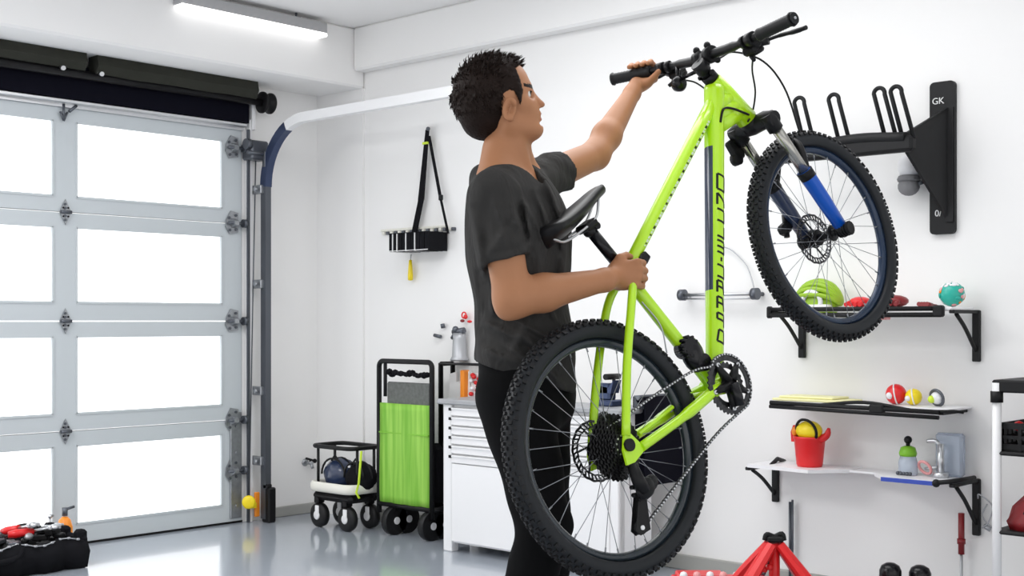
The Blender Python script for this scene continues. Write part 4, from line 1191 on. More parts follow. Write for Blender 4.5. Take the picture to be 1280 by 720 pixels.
for (px, pyt) in ((1120, 108), (1099, 110), (1042, 118), (999, 122)):
    a = (px-640)/FPX; d = yb/(ST*a+CT); x = d*(CT*a-ST); zt = CAMH+(401-pyt)/FPX*d
    lw = .023; lean = .045
    pts = [(x+lean-lw*.7, yb, 1.85)] + [tuple(p) for p in arc((x, yb, zt-lw), lw, PI-.15, -.15, 14, (1, 0, 0), (0, 0, 1))] + [(x+lean+lw+.006, yb, 1.85)]
    MB().tube(pts, .0085, 10).build('hook', 'rack_black', rk, ro_)

# small grey woollen ball lamp hanging below the rack
hl = thing('hanging_work_lamp', W(1137, 246, .06), 'white and grey bulb-shaped work lamp hanging below the rack arm', 'lamp')
c = W(1137, 207, .07)
MB().lathe(c, [(0, .045), (.014, .045), (.03, .036), (.044, .02), (.046, -.012), (.038, -.038), (0, -.04)]).build('lamp_body', 'white_plastic', hl, hl.location)
c2 = W(1136, 233, .07); MB().ell(c2, (.043, .043, .038), 18).lathe(c2+Vector((0, 0, .02)), [(0, 0), (.043, 0), (.046, .008), (.040, .022), (0, .024)]).build('cap', 'grey_wool', hl, hl.location)
MB().tube([c+Vector((0, 0, .04)), c+Vector((0, 0, .10)), c+Vector((-.01, .07, .11))], .005, 8).tube([c2+Vector((.03, 0, .005)), c2+Vector((.06, .02, .02))], .009, 8).build('hanger', 'dark_steel', hl, hl.location)

# ------------------------------------------------------------------ strap with tray on the wall
ws = thing('hanging_strap_tray', W(535, 318), 'black strap hung from a hook holding a small striped tray pouch', 'strap pouch')
wo = ws.location
hook = W(535, 162, .03)
MB().cyl(W(535, 161), W(535, 161, .05), .008, n=8).ell(W(535, 161, .05), .012, 10).build('hook', 'dark_steel', ws, wo)
def strap(p, q, w1, w2, nm):
    p, q = Vector(p), Vector(q); m_ = MB()
    m_.prism([p+Vector((-w1, 0, 0)), p+Vector((w1, 0, 0)), q+Vector((w2, 0, 0)), q+Vector((-w2, 0, 0))], (0, -.008, 0)); return m_
a_ = strap(hook, W(527, 250, .03), .012, .022, ''); a_.v += []; a_.build('wide_strap', 'black_fabric', ws, wo)
strap(W(527, 250, .03), W(515, 308, .03), .020, .020, '').build('wide_strap', 'black_fabric', ws, wo)
strap(W(537, 170, .028), W(551, 246, .03), .008, .009, '').build('thin_strap', 'black_fabric', ws, wo)
strap(W(551, 246, .03), W(561, 292, .05), .006, .006, '').build('thin_strap', 'black_fabric', ws, wo)
MB().box(W(551, 247, .035), (.030, .014, .03), bev=.004).build('buckle', 'black_plastic', ws, wo)
MB().box(W(532, 179, .035), (.045, .014, .014), bev=.003).build('band', 'yellow_green', ws, wo)
tray = MB(); A = W(511, 314, .03); Bq = W(558, 318, .03); C_ = W(565, 298, .16); 
tx0, tx1 = W(511, 310).x+.02, W(560, 310).x-.01; tzb = 1.530
for i in range(9):
    xx = tx0+(tx1-tx0)*i/8
    tray.box((xx, YW-.085, tzb+.05), ((tx1-tx0)/9*1.02, .14, .10), bev=.004, mi=0)
    tray.box((xx+(tx1-tx0)/18, YW-.085, tzb+.05), (.006, .142, .102), mi=1 if i in (0, 1, 3, 5) else 0)
tray.box(((tx0+tx1)/2, YW-.085, tzb+.004), (tx1-tx0+.03, .146, .004), mi=1).box(((tx0+tx1)/2, YW-.085, tzb+.100), (tx1-tx0+.02, .146, .004), mi=0)
tray.build('pouch', ['black_fabric', 'print_white'], ws, wo)
MB().tube([W(514, 318, .03), W(513, 326, .03)], .003, 6).build('cord', 'wire_grey', ws, wo)
c = W(513, 325, .03); MB().lathe(c, [(0, 0), (.008, 0), (.011, -.03), (.015, -.09), (.014, -.112), (0, -.115)]).build('yellow_tag', 'yellow', ws, wo)
rl = thing('pegboard_rail', W(520, 292), 'thin pale perforated rail fixed on the wall behind the strap pouch', 'rail')
p0, p1 = W(478, 289), W(561, 290)
rr2 = MB().box(((p0.x+p1.x)/2, YW-.008, 1.665), (p1.x-p0.x, .016, .014), bev=.003)
for i in range(18):
    rr2.box((p0.x+.03+i*.033, YW-.012, 1.648), (.020, .024, .018), mi=1 if i % 2 else 0, bev=.003)
rr2.build('rail', ['cream', 'dark_steel'], rl, rl.location)

# thin horizontal wall rod behind the bike with a looped wire
wr = thing('wall_rod', W(898, 370), 'thin grey rod with end knobs on the wall behind the down tube', 'rod')
p0, p1 = W(853, 367, .06), W(944, 367, .06); zr = 1.268
MB().cyl((p0.x, p0.y, zr), (p1.x, p1.y, zr), .008, n=12).cyl((p0.x, p0.y, zr-.018), (p1.x, p1.y, zr-.020), .004, n=8).build('rod', 'steel', wr, wr.location)
for p in (p0, p1): MB().cyl((p.x-.014, p.y, zr), (p.x+.014, p.y, zr), .026, n=16).cyl((p.x, YW, zr), (p.x, p.y, zr), .010, n=10).build('end_knob', 'dark_steel', wr, wr.location)
MB().tube(spl([W(900, 307, .02), W(915, 313, .02), W(932, 330, .02), W(940, 350, .03), (p1.x, p1.y, zr)], 6), .003, 6).build('wire_loop', 'wire_grey', wr, wr.location)

# ------------------------------------------------------------------ wall shelves
def bracket(x, z, dp, h, nm, root, org, mt='rack_black'):
    m_ = MB().box((x, YW-.010, z-h/2), (.030, .020, h), bev=.003).box((x, YW-dp/2, z-.006), (.022, dp, .014), bev=.003)
    m_.tube(spl([(x, YW-dp*.82, z-.015), (x, YW-dp*.48, z-h*.35), (x, YW-.02, z-h*.78)], 6), .008, 8)
    return m_.build(nm, mt, root, org)
xa, xb = W(999, 400).x, W(1222, 385).x
s1 = thing('wall_shelf', ((xa+xb)/2, YW, 1.10), 'highest wall shelf, white with two dark front rails and black brackets', 'shelf', )
o1 = s1.location; z = 1.195
MB().box(((xa+xb)/2, YW-.125, z), (xb-xa-.01, .21, .014), bev=.004).build('shelf_board', 'white_plastic', s1, o1)
MB().cyl((xa-.0, YW-.24, z+.002), (xb-.04, YW-.24, z+.002), .009, n=10).cyl((xa-.0, YW-.245, z-.022), (xb-.04, YW-.245, z-.022), .010, n=10).box((xb-.05, YW-.24, z-.008), (.04, .03, .045), bev=.006).box((xa, YW-.24, z-.01), (.02, .03, .05), bev=.006).build('front_rail', 'rack_black', s1, o1)
for x in (xa+.02, xb): bracket(x, z-.004, .24, .20, 'bracket', s1, o1)
s2 = thing('wall_shelf', ((xa+xb)/2, YW, .78), 'middle wall shelf with a dark folding rail along its front edge', 'shelf')
o2 = s2.location; z2 = .805
MB().box(((xa+xb)/2-.01, YW-.11, z2+.006), (xb-xa-.02, .21, .010), bev=.003).build('shelf_board', 'white_plastic', s2, o2)
MB().cyl((xa-.0, YW-.235, z2+.004), (xb-.05, YW-.235, z2-.002), .009, n=10).cyl((xa+.0, YW-.24, z2-.012), (xb-.05, YW-.24, z2-.022), .008, n=10).tube(spl([(xa+.2, YW-.23, z2), (xa+.42, YW-.23, z2+.022), (xa+.62, YW-.23, z2)], 6), .007, 8).box((xa+.48, YW-.235, z2), (.06, .03, .035), bev=.006).tube([(xb-.08, YW-.235, z2), (xb, YW-.22, z2+.004), (xb+.03, YW-.2, z2)], .006, 8).build('front_rail', 'rack_black', s2, o2)
for x in (xa+.05, xb-.05): MB().box((x, YW-.11, z2-.006), (.02, .22, .014)).build('bracket', 'rack_black', s2, o2)
s3 = thing('wall_shelf', ((xa+xb)/2, YW, .30), 'lowest wall shelf made of white and blue-edged plates on black brackets', 'shelf')
o3 = s3.location; z3 = .530
xl = W(976, 600).x
def plate(pts, z, t, name, mt): 
    return MB().prism([(x, y, z) for x, y in pts], (0, 0, t)).build(name, mt, s3, o3)
plate([(xa-.11, YW-.02), (xa-.11, YW-.24), (xa+.19, YW-.26), (xa+.31, YW-.12), (xa+.31, YW-.02)], z3, .014, 'shelf_board', 'white_plastic')
plate([(xa+.31, YW-.02), (xa+.31, YW-.14), (xa+.43, YW-.14), (xa+.43, YW-.02)], z3+.004, .008, 'shelf_board', 'white_plastic')
bp2 = plate([(xa+.43, YW-.02), (xa+.43, YW-.16), (xa+.50, YW-.24), (xb-.05, YW-.24), (xb-.05, YW-.02)], z3, .012, 'shelf_board', 'white_plastic')
MB().box(((xa+.50+xb-.05)/2, YW-.241, z3+.002), (xb-.55-xa, .008, .016)).build('blue_edge', 'blue_edge', s3, o3)
bracket(xl-.02, z3, .24, .17, 'bracket', s3, o3)
bracket(xb, z3+.005, .24, .22, 'bracket', s3, o3)
MB().tube([(W(961, 590, .20).x, YW-.20, z3+.002), (W(972, 590, .10).x, YW-.10, z3+.03), (xl+.03, YW-.02, z3+.012)], .009, 8).build('rod', 'rack_black', s3, o3)
MB().tube([(xb-.07, YW-.24, z3+.004), (xb, YW-.24, z3+.016), (xb+.03, YW-.10, z3+.02)], .009, 8).ell((xb-.06, YW-.24, z3+.004), .016, 10).build('rod', 'rack_black', s3, o3)
# rods standing below the lower shelf
p = W(992, 640); q = W(992, 698)
po = MB().cyl((p.x, YW-.03, .03), (p.x, YW-.03, .37), .006, n=8).cyl((p.x+.012, YW-.03, .10), (p.x+.012, YW-.03, .38), .005, n=8)
tag(po.build('leaning_pole', 'dark_steel', None, (p.x, YW-.03, 0)), 'thin dark pole standing on the floor under the left bracket of the lowest shelf', 'pole')
p = W(1207, 650)
rt = thing('red_handled_rod', (p.x, YW-.04, 0), 'thin rod with a dark red handle standing by the right bracket of the lowest shelf', 'tool')
MB().cyl((p.x, YW-.04, 0), (p.x, YW-.04, .25), .006, n=8).build('rod', 'wire_grey', rt, rt.location)
MB().cyl((p.x, YW-.04, .24), (p.x, YW-.04, .40), .012, n=12).cyl((p.x, YW-.04, .28), (p.x, YW-.04, .30), .016, n=12).build('handle', 'dark_red', rt, rt.location)
wc = MB().tube(spl([(xb+.01, YW-.02, .46), W(1224, 618, .03), W(1240, 632, .03), W(1236, 652, .03), W(1228, 660, .03)], 6), .003, 6).tube(spl([W(1234, 630, .02), W(1228, 645, .03), W(1240, 660, .03)], 6), .003, 6).cyl(W(1230, 657, .02), W(1238, 662, .02), .010, n=8)
tag(wc.build('loose_wire', 'wire_grey', None, W(1230, 640)), 'loose grey wires dangling on the wall beside the white rack post', 'wire')

# items on shelf 1
def shx(px, dep=.12): return W(px, 380, dep).x
ztop = 1.203
gh = thing('bike_helmet', (shx(1025), YW-.13, ztop), 'bright green ribbed helmet on the highest shelf behind the front wheel', 'helmet')
c = Vector((shx(1025), YW-.13, ztop+.015)); m_ = MB()
for i in range(9):
    ph = -1.15+2.3*i/8
    pts = [c+Vector((.098*math.cos(t_), .075*math.sin(ph)*math.sin(t_), .098*math.cos(ph)*math.sin(t_))) for t_ in [PI*k/14 for k in range(15)]]
    m_.tube(pts, .0105, 8)
m_.ell(c, (.088, .062, .078), 18)
m_.build('shell', 'green_helmet', gh, gh.location)
MB().torus(c+Vector((0, -.058, .012)), .040, .010, (0, 1, .2), 24, 8).build('padding', 'white_plastic', gh, gh.location)
MB().box(c+Vector((0, 0, -.008)), (.15, .13, .014), bev=.005).build('rim', 'white_metal', gh, gh.location)
def glove(px, mt, label, w_, h_, nm):
    x = shx(px); m_ = MB(); c = Vector((x, YW-.13, ztop))
    m_.ell(c+Vector((0, 0, h_*.5)), (w_/2, .05, h_*.5), 14)
    for i in range(4): m_.tube([c+Vector((-w_*.3+i*w_*.2, -.02, h_*.55)), c+Vector((-w_*.38+i*w_*.22, -.06, .012))], .009, 8)
    return tag(m_.build(nm, mt, None, c), label, 'glove')
glove(1077, 'red', 'bright red padded glove on the highest shelf beside the green helmet', .09, .045, 'work_glove')
glove(1120, 'dark_red', 'dark red and black glove on the highest shelf, just outside the tyre', .11, .050, 'work_glove')
glove(1164, 'dark_red', 'small dark glove lying flat near the colourful ball on the shelf', .05, .014, 'work_glove')
x = shx(1190, .1); m_ = MB(); c = Vector((x+.0, YW-.1, ztop+.050))
m_.ell(c, .048, 20, 0)
random.seed(5)
for i in range(46):
    n_ = Vector((random.gauss(0, 1), random.gauss(0, 1), random.gauss(0, 1))).normalized()
    R = n_.to_track_quat('Z', 'Y').to_matrix(); m_.ell(c+n_*.0475, (random.uniform(.006, .013), random.uniform(.006, .013), .003), 8, random.choice((1, 2, 2, 3, 4)), R)
tag(m_.build('patterned_ball', ['teal', 'pink', 'white_plastic', 'teal', 'orange'], None, (x, YW-.1, ztop)), 'teal ball with white and orange patches on the highest shelf', 'ball')
MB_ = MB().box((shx(1112), YW-.2, 1.160), (.07, .04, .012), bev=.003); MB_.box((shx(1112), YW-.22, 1.172), (.06, .01, .03))
tag(MB_.build('cloth_strip', 'pink', None, (shx(1112), YW-.2, 1.16)), 'small pink cloth strip hanging under the highest shelf', 'cloth')
# items on shelf 2
z2t = .816
xq = lambda px, dep=.12: W(px, 495, dep).x
m_ = MB().box(((xq(978)+xq(1066))/2, YW-.12, z2t+.006), (xq(1066)-xq(978), .17, .010), bev=.003).box(((xq(983)+xq(1050))/2, YW-.11, z2t+.016), (xq(1050)-xq(983), .14, .009), bev=.003)
tag(m_.build('yellow_folder', 'pale_yellow', None, ((xq(978)+xq(1066))/2, YW-.12, z2t)), 'pale yellow flat folders lying on the middle shelf', 'folder')
def ball(px, r, mts, nm, label, cat, ringd=False):
    x = xq(px, .1); c = Vector((x, YW-.1, z2t+r)); m_ = MB()
    if not ringd:
        m_.ell(c, r, 20); m_.lathe(c+Vector((-.01, -r*.85, -.005)), [(0, 0), (r*.35, 0), (r*.3, .008), (0, .010)], axis=(-.2, -1, -.1), mi=1)
        m_.torus(c, r*1.0, .003, (1, .3, .2), 30, 6, 1)
    else:
        m_.ell(c, r*.78, 18, 0); m_.torus(c+Vector((0, -.006, 0)), r*.92, .006, (.35, 1, .3), 30, 8, 1); m_.ell(c+Vector((-.016, -.018, -.006)), r*.45, 12, 2)
    return tag(m_.build(nm, mts, None, (x, YW-.1, z2t)), label, cat)
ball(1120, .041, ['red', 'white_plastic'], 'red_ball', 'glossy red ball on the middle shelf', 'ball')
ball(1142, .033, ['yellow', 'white_plastic'], 'yellow_ball', 'yellow ball touching the red one on the middle shelf', 'ball')
ball(1172, .034, ['white_plastic', 'dark_steel', 'yellow_green'], 'tape_measure', 'round white and lime tape measure with a dark ring on the middle shelf', 'tape measure', True)
# items on shelf 3
z3t = z3+.014
bkx = W(1012, 560, .14).x
bu = thing('red_bucket', (bkx, YW-.14, z3t), 'red bucket holding a yellow hard hat on the lowest shelf', 'bucket')
m_ = MB(); cb_ = Vector((bkx, YW-.14, z3t)); m_.lathe(cb_, [(0, 0), (.050, 0), (.054, .01), (.064, .11), (.068, .118), (.068, .126), (.060, .126), (.052, .02), (0, .018)], n=28)
m_.prism([cb_+Vector((-.075, -.02, .10)), cb_+Vector((-.045, -.02, .10)), cb_+Vector((-.045, -.02, .165)), cb_+Vector((-.066, -.02, .17)), cb_+Vector((-.078, -.02, .14))], (0, .03, 0))
m_.build('pail', 'red', bu, bu.location)
m_ = MB().tube(spl([cb_+Vector((.055, -.01, .115)), cb_+Vector((.085, -.01, .135)), cb_+Vector((.095, -.01, .165))], 4), [.016, .016, .016, .015, .014, .013, .012, .009, .006], 10)
m_.build('spout', 'red', bu, bu.location)
hh = thing('hard_hat', (bkx, YW-.14, z3t+.10), 'yellow hard hat with a dark band sitting in the red bucket', 'helmet')
MB().ell(cb_+Vector((.008, -.018, .150)), (.058, .045, .042), 20).build('shell', 'yellow', hh, hh.location)
MB().torus(cb_+Vector((.008, -.040, .150)), .050, .006, (.15, 1, .3), 30, 8).build('band', 'black_plastic', hh, hh.location)
for s_ in (-1,): MB().ell(cb_+Vector((-.052, -.03, .145)), (.014, .012, .02), 12).build('ear_pad', 'orange', hh, hh.location)
bx_ = W(1135, 590, .12).x; cb_ = Vector((bx_, YW-.12, z3+.012))
bt = thing('spray_bottle', cb_, 'small clear bottle with green collar and black knob on the lowest shelf', 'bottle')
MB().lathe(cb_, [(0, 0), (.034, 0), (.038, .006), (.037, .05), (.030, .075), (0, .076)]).build('bottle_body', 'clear_blue', bt, cb_)
MB().lathe(cb_, [(0, .074), (.032, .074), (.035, .085), (.028, .108), (.014, .114), (0, .114)]).build('collar', 'green_cap', bt, cb_)
MB().cyl(cb_+Vector((0, 0, .112)), cb_+Vector((0, 0, .128)), .008).ell(cb_+Vector((0, 0, .138)), .016, 12).build('knob', 'black_plastic', bt, cb_)
m_ = MB()
for i in range(5): m_.ell(cb_+Vector((-.026+.013*i, -.036, .008)), .008, 8)
m_.build('base_beads', 'dark_steel', bt, cb_)
fx = W(1176, 590, .12).x; fc = Vector((fx, YW-.12, z3+.012))
fa = thing('chrome_dispenser', fc, 'chrome tap-like dispenser before a clear blue box at the right end of the lowest shelf', 'dispenser')
MB().cyl(fc, fc+Vector((0, 0, .13)), .013, n=14).tube(spl([fc+Vector((0, 0, .12)), fc+Vector((-.02, 0, .14)), fc+Vector((-.055, 0, .138))], 5), .008, 8).cyl(fc, fc+Vector((0, 0, .02)), .03, n=18).tube([fc+Vector((-.01, -.01, .04)), fc+Vector((-.06, -.01, .03))], .006, 8).build('tap', 'steel', fa, fc)
MB().box(fc+Vector((.012, .06, .085)), (.11, .04, .17), bev=.01).build('case', 'clear_blue', fa, fc)
MB().torus(fc+Vector((-.06, -.01, .035)), .028, .006, (.3, 1, .6), 20, 6).build('ring', 'pink', fa, fc)

# ------------------------------------------------------------------ free-standing rack at the right edge
RD = 4.55; Rr = rotz(YAW)
def rp(px, py, d=RD): return at(px, py, d)
rs = thing('shelving_rack', Vector((*rp(1258, 401).xy, 0)), 'tall rack with white post and black top shelf at the picture edge', 'rack')
so2 = rs.location
pz_ = rp(1246, 401)
MB().cyl((pz_.x, pz_.y, 0), (pz_.x, pz_.y, .93), .016, n=14).build('post', 'white_metal', rs, so2)
sw = .42; sdp = .30
for (dx, dy) in ((sw, 0), (0, sdp), (sw, sdp)): MB().cyl((pz_.x+dx, pz_.y+dy, 0), (pz_.x+dx, pz_.y+dy, .93), .016 if not (dx == 0) else .012, n=14).build('post', 'white_metal' if dx else 'rack_black', rs, so2)
cx_ = pz_+Vector((sw/2, sdp/2, 0)); R0_ = Matrix.Identity(3); RX = Vector((1, 0, 0)); RY = Vector((0, 1, 0))
def rshelf(z, t, name, mt): MB().box((cx_.x, cx_.y, z), (sw+.03, sdp+.02, t), R0_, bev=.006).build(name, mt, rs, so2)
rshelf(.918, .045, 'top_shelf', 'rack_black'); rshelf(.68, .014, 'wire_shelf', 'rack_black'); rshelf(.40, .014, 'wire_shelf', 'rack_black')
MB().cyl((pz_.x, pz_.y, .86), (pz_.x, pz_.y, .90), .022, n=14).build('post_clamp', 'black_plastic', rs, so2)
def crate(c, sx, sy, sz, nm, label, cat, mts, holes=True, bits=None):
    c = Vector(c); m_ = MB(); X = RX; Y = RY; Rr = R0_
    n = 6
    m_.box(c+ZV*.006, (sx, sy, .012), Rr)
    for s_ in (-1, 1):
        for (zz, th) in ((.016, .02), (sz*.5, .012), (sz-.01, .022)):
            m_.box(c+Y*s_*sy/2+ZV*zz, (sx, .010, th), Rr); m_.box(c+X*s_*sx/2+ZV*zz, (.010, sy, th), Rr)
        for i in range(n+1):
            m_.box(c+Y*s_*sy/2+X*(-sx/2+sx*i/n)+ZV*sz/2, (.012, .012, sz), Rr)
            m_.box(c+X*s_*sx/2+Y*(-sy/2+sy*i/n)+ZV*sz/2, (.012, .012, sz), Rr)
    return m_
cc_ = Vector((cx_.x-.005, cx_.y-.01, .687))
bk_ = thing('parts_basket', cc_, 'black pierced basket of small parts on the rack\'s middle shelf', 'basket')
crate(cc_, sw-.03, .24, .10, '', '', '', None).build('basket_body', 'rack_black', bk_, cc_)
m_ = MB(); random.seed(4)
for i in range(26):
    m_.ell(cc_+RX*random.uniform(-.17, .17)+RY*random.uniform(-.1, .1)+ZV*random.uniform(.03, .085), random.uniform(.014, .024), 8, random.choice((0, 0, 1, 2)))
o = m_.build('small_parts', ['chain_steel', 'white_plastic', 'red'], bk_, cc_); o['kind'] = 'stuff'
cc_ = Vector((cx_.x-.005, cx_.y-.02, .407)); S_ = MB()
bg = thing('tool_bag', cc_, 'red and black slumped tool bag on the rack\'s lowest shelf', 'bag')
vs = []; n = 18; ks = [(0, 1.0, 1.0), (.03, 1.02, 1.03), (.08, .9, .95), (.13, .72, .8), (.17, .5, .62), (.19, .25, .4)]
for (zz, a_, c_) in ks:
    for k in range(n):
        t_ = 2*PI*k/n; w_ = 1+.06*math.sin(5*t_+zz*30)
        ux = math.copysign(abs(math.cos(t_))**.6, math.cos(t_)); uy = math.copysign(abs(math.sin(t_))**.6, math.sin(t_))
        vs.append(cc_+RX*(ux*(sw/2-.01)*a_*w_+(1-a_)*.05)+RY*uy*.115*c_*w_+ZV*zz)
fs = [(i*n+k, i*n+(k+1) % n, (i+1)*n+(k+1) % n, (i+1)*n+k) for i in range(len(ks)-1) for k in range(n)]+[tuple(range(n))[::-1], tuple((len(ks)-1)*n+k for k in range(n))]
S_._add(vs, fs, 0, True); S_.build('bag_body', 'dark_red', bg, cc_)
m_ = MB(); random.seed(8)
for i in range(150):
    t_ = random.uniform(0, 2*PI); zz = random.uniform(.01, .15); a_ = 1.0-zz*2.4
    ux = math.copysign(abs(math.cos(t_))**.6, math.cos(t_)); uy = math.copysign(abs(math.sin(t_))**.6, math.sin(t_))
    m_.ell(cc_+RX*(ux*(sw/2-.01)*a_+(1-a_)*.05)+RY*uy*.12*a_+ZV*zz, random.uniform(.007, .015), 8, random.choice((0, 0, 1, 2)))
o = m_.build('clips', ['black_gloss', 'steel', 'red'], bg, cc_); o['kind'] = 'stuff'

# ------------------------------------------------------------------ red jack stand, small red tools and black bottles on the floor
JD = 4.75
jc = at(968, 672, JD); jb_ = Vector((jc.x, jc.y, 0)); topz = jc.z
js = thing('jack_stand', jb_, 'red triangular jack stand with a black saddle on top, standing on the floor', 'jack stand')
m_ = MB(); 
for (dx, dy) in ((-1, -1), (1, -1), (1, 1), (-1, 1)):
    p_ = jb_+RV*dx*.018+FV*dy*.018+ZV*(topz-.025); k_ = jb_+RV*dx*.10+FV*dy*.07+ZV*(topz-.135); q_ = jb_+RV*dx*.25+FV*dy*.12+ZV*.008
    m_.tube([p_, k_, jb_+RV*dx*.17+FV*dy*.095+ZV*.12, q_], [.022, .027, .026, .024], 8, smooth=False, sq=(1.15, .8))
    m_.box(q_, (.05, .05, .014), Rr)
for z_, w1, w2 in ((.10, .36, .20),):
    for dy in (-1, 1): m_.box(jb_+FV*dy*.095+ZV*z_, (w1, .012, .03), Rr)
    for dx in (-1, 1): m_.box(jb_+RV*dx*.175+ZV*z_, (.012, w2, .03), Rr)
m_.build('legs_frame', 'red', js, jb_)
m_ = MB().tube([jb_+ZV*(topz-.02), jb_+ZV*.10], [.020, .020], 12); m_.build('centre_post', 'red', js, jb_)
m_ = MB().box(jb_+ZV*(topz-.004), (.06, .055, .022), Rr, bev=.006).tube(spl([jb_+RV*-.036+ZV*(topz-.01), jb_+RV*-.028+ZV*(topz+.012), jb_+RV*.0+ZV*(topz+.004), jb_+RV*.028+ZV*(topz+.014), jb_+RV*.036+ZV*(topz-.01)], 4), .010, 8)
m_.build('saddle_head', 'black_plastic', js, jb_)
m_ = MB()
for i in range(12): m_.ell(jb_+RV*random.uniform(-.05, -.02)+FV*random.uniform(-.03, .02)+ZV*(topz-.05-.014*i), .013, 8, i % 3)
m_.build('ratchet', ['dark_steel', 'red', 'red'], js, jb_)
tb_ = at(885, 716, 4.9); tb0 = Vector((tb_.x, tb_.y, 0))
rj = thing('red_floor_jack', tb0, 'low red floor jack on the floor between bike wheel and jack stand', 'jack')
MB().box(tb0+ZV*.10, (.30, .14, .14), Rr, bev=.02).box(tb0+ZV*.175+RV*-.03, (.18, .12, .02), Rr, bev=.006).build('jack_body', 'red', rj, tb0)
for s_ in (-.11, .11): MB().cyl(tb0+RV*s_-FV*.085+ZV*.03, tb0+RV*s_-FV*.06+ZV*.03, .03, n=16).cyl(tb0+RV*s_+FV*.085+ZV*.03, tb0+RV*s_+FV*.06+ZV*.03, .03, n=16).build('wheel', 'black_plastic', rj, tb0)
m_ = MB()
for i in range(5): m_.ell(tb0+RV*(-.10+.05*i)-FV*.05+ZV*.185, .016, 8, i % 2)
m_.build('cap_nuts', ['white_plastic', 'pink'], rj, tb0)
def bottle(px, pyt, label):
    c = at(px, pyt, 4.85); c0 = Vector((c.x, c.y, 0)); h = c.z
    o = thing('black_bottle', c0, label, 'bottle', None)
    MB().lathe(c0, [(0, 0), (.040, 0), (.043, .006), (.043, h-.10), (.036, h-.07), (0, h-.07)]).build('bottle_body', 'black_plastic', o, c0)
    MB().lathe(c0, [(0, h-.075), (.034, h-.075), (.041, h-.055), (.041, h-.03), (.033, h-.012), (.016, h-.002), (0, h)], n=28).build('domed_cap', 'black_gloss', o, c0)
    return o
bottle(1113, 703, 'black bottle with glossy domed cap, the taller one nearer the jack stand')
bottle(1150, 706, 'black bottle with glossy domed cap, the shorter one nearer the rack')

# ------------------------------------------------------------------ tool cabinet
cy = 4.48; cxl = W(553, 600, YW-cy).x; cxr = W(724, 600, YW-cy).x+.22
tcb = thing('tool_cabinet', ((cxl+cxr)/2, 4.68, 0), 'white metal tool cabinet with six slim drawers and a grey worktop', 'cabinet')
co_ = tcb.location; ch = .735
m_ = MB().box(((cxl+cxr)/2, (cy+.02+4.73)/2, .045+(ch-.045)/2), (cxr-cxl, 4.71-cy, ch-.045))
m_.box((cxl+.03, cy+.03, ch/2), (.06, .05, ch), bev=.004).box((cxr-.03, cy+.03, ch/2), (.06, .05, ch), bev=.004).box((cxl+.03, 4.70, .03), (.06, .05, .06)).box((cxr-.03, 4.70, .03), (.06, .05, .06))
m_.build('cabinet_body', 'white_metal', tcb, co_)
m_ = MB().box(((cxl+cxr)/2, (cy-.02+4.74)/2, ch+.012), (cxr-cxl+.05, 4.76-cy, .026), bev=.006)
m_.build('worktop', 'worktop', tcb, co_)
zz = ch-.012
for i in range(6):
    hgt = .047
    dr = MB().box(((cxl+cxr)/2+.01, cy+.006, zz-hgt/2), (cxr-cxl-.11, .022, hgt-.008), bev=.003).build('drawer', 'white_metal', tcb, co_)
    MB().box(((cxl+cxr)/2+.01, cy-.008, zz-.008), (cxr-cxl-.13, .010, .006)).box((cxl+.062, cy-.006, zz-.012), (.014, .012, .014), mi=1).build('handle', ['white_metal', 'black_plastic'], dr, co_)
    zz -= hgt
MB().box(((cxl+cxr)/2+.01, cy+.008, (zz+.055)/2), (cxr-cxl-.11, .02, zz-.055), bev=.003).build('door', 'white_metal', tcb, co_)
# grey vice on the cabinet, seen through the rear wheel
vx = W(757, 480, .30).x; vc = Vector((vx, YW-.29, ch+.025))
vc_ = thing('bench_vice', vc, 'small grey bench vice on the cabinet top seen through the rear wheel', 'vice')
MB().box(vc+Vector((0, 0, .015)), (.12, .09, .03), bev=.006).box(vc+Vector((-.01, 0, .065)), (.09, .06, .08), bev=.01).prism([vc+Vector((-.06, -.03, .10)), vc+Vector((.03, -.03, .085)), vc+Vector((.06, -.03, .12)), vc+Vector((.045, -.03, .06)), vc+Vector((-.06, -.03, .06))], (0, .06, 0)).build('vice_body', 'navy_steel', vc_, vc)
MB().cyl(vc+Vector((.03, -.05, .135)), vc+Vector((.03, .05, .135)), .014, n=12).cyl(vc+Vector((.04, 0, .13)), vc+Vector((.04, 0, .05)), .008, n=8).build('screw', 'black_plastic', vc_, vc)
tn = vc+Vector((0, -.03, 0))
# grey grinder body left of it
# black storage bin hung on the wall right of the cabinet
bxl, bxr = cxr+.06, W(840, 590).x
bb2 = Vector(((bxl+bxr)/2, YW-.14, .44))
sb = thing('wall_storage_bin', bb2, 'black storage bin fixed on the wall behind the rear wheel', 'bin')
w2 = bxr-bxl
m_ = MB(); m_.box(bb2+Vector((0, 0, .0+.17)), (w2, .26, .34), bev=.012); m_.build('bin_body', 'black_sheet', sb, bb2)
MB().box(bb2+Vector((0, -.005, .345)), (w2+.02, .28, .018), bev=.005).build('lid', 'dark_steel', sb, bb2)
# stand of bottles on the cabinet, far side
m_ = MB()

